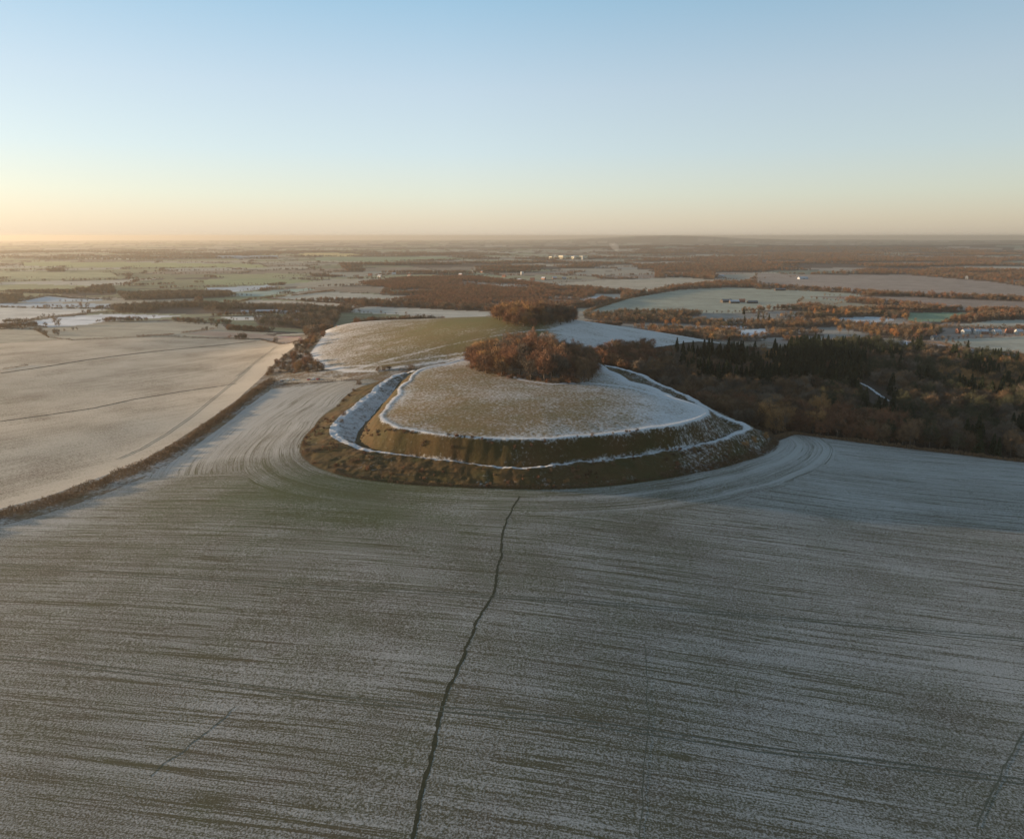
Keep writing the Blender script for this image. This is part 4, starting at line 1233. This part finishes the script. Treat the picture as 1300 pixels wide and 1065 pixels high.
wood_mass(ok & lf & (tone > .55), 'brown_tree_belt', F('brown') + F('grey'), 'brown leafless tree belts left of the round hill')
wood_mass(ok & lf & (tone <= .55), 'dark_tree_belt', F('grey') + F('ivy') + F('brown'), 'darker green-grey tree belts left of the round hill', .7, 1.1)
rt = np.isin(wid_, [3, 4])
wood_mass(ok & rt & (tone > .52), 'golden_woodland', F('russet')[:1] + F('brown') + F('grey')[:2] + F('gold')[:1], 'russet and golden woodland beyond the right-hand wood', .65, 1.1)
wood_mass(ok & rt & (tone <= .52), 'dim_woodland', F('brown')[:2] + F('grey') + F('ivy')[:2], 'dim brown woodland beyond the right-hand wood', .6, 1.05)
fr2 = np.isin(wid_, [9, 10, 11, 12, 13])
wood_mass(ok & fr2, 'distant_woodland', F('grey') + F('russet') + F('brown'), 'hazy woods far across the plain near the horizon', 1.0, 1.5)
# hedgerow trees and copses of the open plain
hx, hy = far_points(420000, 1050, 9500, 5)
_, wd2, hd2 = far_colour(hx, hy)
free = np.ones(len(hx), bool)
for poly, _ in FIELDS_W: free &= ~inside(hx, hy, poly)
for poly in WOODS_W: free &= ~inside(hx, hy, poly)
free &= ~inside(hx, hy, round_poly) & ~inside(hx, hy, wood_poly) & ~inside(hx, hy, left_poly) & ~inside(hx, hy, front_poly)
g = np.random.default_rng(9)
m = free & hd2 & (fbm(hx / 90, hy / 90, 15, 2) > .44)
k = np.where(m)[0]; k = k[g.uniform(size=len(k)) < min(1, 15000 / max(len(k), 1))]
scatter('hedgerow_trees', hx[k], hy[k], F('grey') + F('brown') + F('russet'), .35, .8, 'hedgerow trees lining the small fields of the plain', 'hedgerow')
m = free & wd2 & ~hd2
k = np.where(m)[0]; k = k[g.uniform(size=len(k)) < min(1, 22000 / max(len(k), 1))]
scatter('copses', hx[k], hy[k], F('brown') + F('grey') + F('russet'), .7, 1.2, 'small leafless copses scattered over the plain', 'woodland')
# trees along the traced field edges
ex, ey = [], []
for poly, _ in FIELDS_W:
    q = resample(poly + poly[:1], 7.0 + .002 * float(np.hypot(*np.array(poly[0]))))
    q = q + g.normal(size=q.shape) * 2.0
    ex.append(q[:, 0]); ey.append(q[:, 1])
ex, ey = np.concatenate(ex), np.concatenate(ey)
m = (fbm(ex / 70, ey / 70, 45, 3) > .5) & (np.hypot(ex, ey) > 1250) & ~inside(ex, ey, left_poly) & ~inside(ex, ey, round_poly)
scatter('field_edge_trees', ex[m], ey[m], F('grey') + F('brown'), .3, .7, 'small trees and bushes along the edges of the distant fields', 'hedgerow')

# ------------------------------------------------------------------ buildings
def pm(name, c, rough=.7, spec=.3, metal=0.0):
    k = NT(name); p = k.n('ShaderNodeTexCoord').outputs['Object']
    n = k.noise(p, 1.3, 4)
    k.b.inputs['Roughness'].default_value = rough; k.b.inputs['Specular IOR Level'].default_value = spec; k.b.inputs['Metallic'].default_value = metal
    return k.out(k.mix(n, tuple(v * .8 for v in c), tuple(min(1, v * 1.15) for v in c)))
M_B = {'brick': pm('brick', (.30,.14,.09)), 'white': pm('white_render', (.46,.44,.40)), 'cream': pm('cream_cladding', (.74,.66,.46)), 'tile': pm('roof_tile', (.20,.10,.07)), 'slate': pm('slate', (.13,.13,.14)),
       'frostroof': pm('frosted_roof', (.42,.43,.45)), 'glass': pm('window_glass', (.03,.04,.05), .08, .6), 'wood': pm('dark_boards', (.07,.055,.045)), 'door': pm('door_paint', (.12,.08,.05)), 'steel': pm('steel_sheet', (.38,.40,.42), .4, .5)}

def house(a, b, rz, L_, W_, H_, wall, roof, label, group=None, name='house', cat='house', chim=True, wins=True, pitch=.45):
    (x, y), = gpoly([(a, b)])
    z = float(height(np.array([x]), np.array([y]))[0])
    o = empty(name, (x, y, z - .3), rz)
    m = MB(); m.box(-L_/2, L_/2, -W_/2, W_/2, 0, H_)
    hz = W_ * pitch
    m.add([(-L_/2, -W_/2, H_), (-L_/2, W_/2, H_), (-L_/2, 0, H_ + hz)], [(0, 2, 1)]); m.add([(L_/2, -W_/2, H_), (L_/2, W_/2, H_), (L_/2, 0, H_ + hz)], [(0, 1, 2)])
    m.obj('wall', [M_B[wall]], o)
    r_ = MB(); e_ = .35
    for s_ in (-1, 1):
        v = [(-L_/2 - e_, s_*(W_/2 + e_), H_ - e_*pitch*2 + .02), (L_/2 + e_, s_*(W_/2 + e_), H_ - e_*pitch*2 + .02), (L_/2 + e_, 0, H_ + hz + .02), (-L_/2 - e_, 0, H_ + hz + .02)]
        v += [(p[0], p[1], p[2] + .22) for p in v]
        r_.add(v, [(0,1,2,3),(4,7,6,5),(0,4,5,1),(1,5,6,2),(2,6,7,3),(3,7,4,0)])
    rf_ = r_.obj('roof', [M_B[roof]], o)
    if chim:
        c = MB(); c.box(L_*.28, L_*.28 + .9, -.5, .5, H_ + hz - .7, H_ + hz + 1.3); c.box(L_*.28 + .25, L_*.28 + .65, -.2, .2, H_ + hz + 1.3, H_ + hz + 1.7)
        c.obj('chimney', [M_B['brick']], rf_)
    if wins:
        nw = max(2, int(L_ / 3.2))
        for s_ in (-1, 1):
            for k in range(nw):
                px = -L_/2 + L_ * (k + .5) / nw
                for zz in ((1.2, 2.4), (3.7, 4.8)):
                    if zz[1] > H_: continue
                    if s_ < 0 and k == nw // 2 and zz[0] < 2:
                        d = MB(); d.box(px - .5, px + .5, -W_/2 - .06, -W_/2 + .05, .3, 2.3); d.obj('door', [M_B['door']], o); continue
                    w_ = MB(); w_.box(px - .55, px + .55, s_*W_/2 - .05, s_*W_/2 + .05, *zz); w_.obj('window', [M_B['glass']], o)
    elif name in ('barn', 'shed'):
        d = MB(); d.box(-1.8, 1.8, -W_/2 - .06, -W_/2 + .05, .3, min(H_ - .3, 3.8)); d.obj('door', [M_B['door']], o)
    return tag(o, label, cat, group)
HR = 'row of houses beyond the wood at right'
spec = [(1219,423,'brick','tile'),(1226,424,'white','frostroof'),(1234,423,'white','slate'),(1241,424,'white','frostroof'),(1249,424,'brick','frostroof'),(1257,423,'white','slate'),(1265,424,'white','frostroof'),(1281,423,'brick','tile'),(1293,424,'white','frostroof')]
ordn = ['first', 'second', 'third', 'fourth', 'fifth', 'sixth', 'seventh', 'eighth', 'ninth']
for k, (a, b, w_, r_) in enumerate(spec):
    house(a, b, random.uniform(-.25, .25), random.uniform(9, 14), 7.5, 4.9, w_, r_, f'{"white" if w_=="white" else "brick"} house with {dict(tile="tiled",slate="dark slate",frostroof="frosted pale")[r_]} roof, {ordn[k]} from left in the row beyond the wood', HR)
house(922,384,.3,26,12,4.5,'wood','slate','dark barn at the left end of the farm on the green field', 'farm on the green field', 'barn', 'barn', False, False, .3)
house(932,385,.1,22,11,4.5,'wood','frostroof','barn with white frosted roof in the middle of the farm on the green field', 'farm on the green field', 'barn', 'barn', False, False, .3)
house(942,384,-.2,13,8,5,'brick','tile','brick farmhouse right of the white-roofed barn', 'farm on the green field', 'farmhouse', 'house')
house(955,385,.1,24,9,3.6,'wood','slate','long dark shed at the right end of the farm on the green field', 'farm on the green field', 'shed', 'shed', False, False, .3)
house(990,369,.05,30,10,4,'wood','slate','long low dark barn on the far side of the green field', None, 'barn', 'barn', False, False, .3)
house(1019,354.5,.2,34,16,5,'steel','frostroof','pale roofed barn left on the edge of the pinkish brown field', None, 'barn', 'barn', False, False, .25)
house(1227,354.5,1.0,16,10,8,'white','frostroof','bright white house beyond the pinkish brown field', None, 'house', 'house')
house(915,351.5,.1,24,12,5,'steel','frostroof','small pale barn beside the square copse on the tan field', None, 'barn', 'barn', False, False, .25)
house(850,351.5,.1,40,14,5,'steel','frostroof','long pale barn left of the square copse', None, 'barn', 'barn', False, False, .25)
house(311,399,.2,14,8,4.8,'white','frostroof','white cottage in the tree belt left of the farm', 'buildings in the tree belt at left', 'house', 'house')
house(342,397,.1,52,12,4,'steel','frostroof','long white roofed shed in the tree belt, left one', 'buildings in the tree belt at left', 'shed', 'shed', False, False, .2)
house(367,398,.1,40,12,4,'steel','frostroof','shorter white roofed shed in the tree belt, right one', 'buildings in the tree belt at left', 'shed', 'shed', False, False, .2)
house(135,371,1.1,14,9,6,'white','frostroof','small bright white house in front of the dark copse at left', None, 'house', 'house')
house(376,411,.4,13,8,4.6,'brick','slate','brick cottage among the trees at the end of the long hedge', None, 'cottage', 'house')
house(1186,431,.3,10,7,4.0,'white','slate','white house left of the row, behind the pale fields', None, 'house', 'house')
for a, b, L_, lb in [(292,328,160,'left'),(313,328.5,120,'middle'),(335,328,190,'right')]:
    house(a, b, .05, L_, 50, 12, 'steel', 'frostroof', f'low white warehouse far left of centre near the horizon, {lb} one of three', 'white warehouses near the horizon', 'warehouse', 'warehouse', False, False, .12)
# village houses sprinkled over the plain, a pixel or two each
vil = [(600,347),(612,346),(560,349),(585,350),(520,351),(545,347),(640,352),(500,349),(482,352),(470,350),(515,346),(690,355),(704,354.5),(716,355),(676,356),(660,357)]
for k, (a, b) in enumerate(vil):
    side = 'left part' if a < 540 else 'middle' if a < 620 else 'right part'
    house(a, b, random.uniform(-.9, .1), 15, 9, 5.5, random.choice(['white', 'brick', 'brick']), random.choice(['frostroof', 'tile']), f'tiny village house among the trees beyond the large russet wood, {side}', 'village beyond the large russet wood', 'village_house', 'house', True, False)
# the bright works near the horizon
(fx, fy), = gpoly([(713, 329)])
fz = float(height(np.array([fx]), np.array([fy]))[0])
fo = empty('factory', (fx, fy, fz), -.72)
s_ = fy / F_PX * 1.35
for k, (x0, x1, h_, y_) in enumerate([(-15, -11.5, 2.0, 0), (-11.4, -8, 1.3, 6), (-7.9, -3, 2.6, 2), (-2.9, 1.6, 3.0, 0), (1.7, 5.9, 2.6, 4), (6, 10.9, 2.3, 2), (11, 15, 2.6, 6)]):
    m = MB(); m.box(x0*s_, x1*s_, y_*s_*2, y_*s_*2 + 60, -2, h_*s_); hb_ = m.obj('hall', [M_B['cream']], fo)
    w_ = MB()
    for q in range(4): w_.box((x0 + (x1-x0)*(q+.2)/4)*s_, (x0 + (x1-x0)*(q+.55)/4)*s_, y_*s_*2 - .3, y_*s_*2 + .2, h_*s_*.25, h_*s_*.75)
    w_.obj('window_strip', [M_B['glass']], hb_)
    m = MB(); m.box(x0*s_ - 1, x1*s_ + 1, y_*s_*2 - 1, y_*s_*2 + 61, h_*s_, h_*s_ + 1.2); m.obj('roof', [M_B['steel']], fo)
for cx_ in (-9.5, 12.5):
    m = MB(); m.tube([(cx_*s_, 20, 0), (cx_*s_, 20, 3.8*s_)], [4, 2.6], 10); m.obj('chimney', [M_B['steel']], fo)
tag(fo, 'large bright cream works with stepped halls catching the sun near the horizon', 'factory')
for a, b, h_, lb in [(663, 349, 15, 'bright rounded white storage tank among trees left of the works'), (740, 330, 22, 'pale slim tower just right of the bright works')]:
    (x, y), = gpoly([(a, b)]); z = float(height(np.array([x]), np.array([y]))[0])
    o = empty('storage_tank' if a < 700 else 'tower', (x, y, z))
    rd_ = 7 if a < 700 else 8
    m = MB(); m.tube([(0, 0, -1), (0, 0, h_ * .7)], [rd_, rd_], 20); m.obj('shell', [M_B['white']], o, True)
    m = MB(); m.tube([(0, 0, h_ * .7), (0, 0, h_ * .82), (0, 0, h_ * .9), (0, 0, h_ * .93)], [rd_ * 1.02, rd_ * .8, rd_ * .45, .5], 20); m.obj('roof', [M_B['white']], o, True)
    tag(o, lb, 'tank' if a < 700 else 'tower')

# ------------------------------------------------------------------ cars on the car park
carp = gpoly([(350,488),(352,481),(410,479),(440,481),(440,483),(400,485)])
m = MB()
gp_ = resample(gpoly([(352,485),(372,483.5),(395,482.5),(420,482),(440,481.5)]), 2.0)
strip([tuple(q) for q in gp_], 13, M_GRAVEL, 'car_park', .06, 2.0)
M_TYRE = pm('rubber', (.02,.02,.02), .8); M_RIM = pm('alloy', (.5,.5,.5), .3, .5, .8); M_LAMP = pm('lamp_glass', (.8,.8,.75), .1, .6); M_RED = pm('rear_lamp', (.35,.02,.02), .2, .6)
def car(a, b, rz, colr, label):
    (x, y), = gpoly([(a, b)]); z = float(height(np.array([x]), np.array([y]))[0]) + .08
    o = empty('parked_car', (x, y, z), rz)
    k = NT('car_paint'); k.b.inputs['Roughness'].default_value = .25; k.b.inputs['Specular IOR Level'].default_value = .5; k.b.inputs['Coat Weight'].default_value = .6
    paint = k.out(colr)
    prof = [(-2.15,.35),(-2.2,.75),(-2.05,1.0),(-1.5,1.08),(1.0,.98),(1.85,.85),(2.15,.65),(2.15,.35)]
    def extr(pr, hw, mats, nm, par, top=None):
        m = MB(); n = len(pr)
        v = [(p[0], -hw * (1 if p[1] < .9 else .94), p[1]) for p in pr] + [(p[0], hw * (1 if p[1] < .9 else .94), p[1]) for p in pr]
        if top: v = [(p[0], -hw * (1 - top * (p[1] > 1.2)), p[1]) for p in pr] + [(p[0], hw * (1 - top * (p[1] > 1.2)), p[1]) for p in pr]
        f = [tuple(range(n)), tuple(range(n, 2*n))[::-1]] + [(i, i + n, (i+1) % n + n, (i+1) % n) for i in range(n)]
        m.add(v, f); return m.obj(nm, mats, par)
    bd = extr(prof, .88, [paint], 'body', o)
    extr([(-1.75,1.0),(-1.35,1.42),(.35,1.42),(1.05,.98)], .78, [M_B['glass']], 'cabin_glass', o, .12)
    r_ = MB(); r_.box(-1.3, .3, -.66, .66, 1.42, 1.47); r_.obj('roof', [paint], o)
    for sx in (-1.35, 1.35):
        for sy in (-.84, .84):
            w_ = MB(); w_.tube([(sx, sy - .1, .32), (sx, sy + .1, .32)], [.32, .32], 14); wh = w_.obj('wheel', [M_TYRE], o)
            w_ = MB(); w_.tube([(sx, sy - .11, .32), (sx, sy + .11, .32)], [.19, .19], 10); w_.obj('rim', [M_RIM], wh)
    for sy in (-.62, .62):
        h_ = MB(); h_.box(2.1, 2.18, sy - .18, sy + .18, .6, .76); h_.obj('headlight', [M_LAMP], o)
        h_ = MB(); h_.box(-2.24, -2.16, sy - .15, sy + .15, .68, .86); h_.obj('tail_light', [M_RED], o)
    return tag(o, label, 'car', 'cars parked in the car park')
car(340,489,.2,(.05,.08,.14),'dark blue car at the left end of the car park by the hedge')
car(358,484.5,1.3,(.12,.12,.13),'dark grey car, second from left in the car park')
car(366,483.5,1.4,(.8,.75,.6),'pale car with yellow sunlight tinted into its cream paint in the car park')  # cream tint is yellow sunlight put into the paint
car(373,483,1.5,(.75,.76,.78),'silver white car beside the cream one')
car(392,482.5,1.4,(.45,.03,.03),'red car, left of the two red ones in the car park')
car(398.5,482.2,1.5,(.8,.8,.82),'white car between the two red ones')
car(404,482,1.3,(.5,.04,.03),'red car, rightmost in the car park')

# ------------------------------------------------------------------ smoke and haze
def vol_mat(name, dens, colr, aniso, noise=False):
    m = bpy.data.materials.new(name); m.use_nodes = True; t = m.node_tree
    t.nodes.remove(t.nodes['Principled BSDF'])
    v = t.nodes.new('ShaderNodeVolumePrincipled')
    v.inputs['Color'].default_value = (*colr, 1); v.inputs['Anisotropy'].default_value = aniso; v.inputs['Density'].default_value = dens
    t.links.new(v.outputs[0], t.nodes['Material Output'].inputs['Volume'])
    return m
(x, y), = gpoly([(781, 318.5)])
z = float(height(np.array([x]), np.array([y]))[0])
m = MB()
k_ = y / F_PX
m.tube([(0, 0, 0), (1*k_, 0, 2*k_), (.5*k_, 0, 4*k_), (-3*k_, 0, 6.5*k_), (-8*k_, 0, 8.5*k_)], [2.5*k_, 4.5*k_, 5*k_, 4*k_, 1.5*k_], 14)
sm_ = m.obj('smoke', [vol_mat('smoke', .007, (.95,.93,.9), .4)], smooth=True)
sm_.location = (x, y, z)
tag(sm_, 'pale puff of smoke rising on the plain below the far hill', 'smoke', kind='stuff')

m = MB(); m.box(-36000, 36000, -3000, 36000, -60, 150)
hz = m.obj('haze', [vol_mat('haze', HAZE_D, (.65,.59,.50), .5)])
tag(hz, 'thin golden morning haze over the plain', 'haze', kind='stuff')
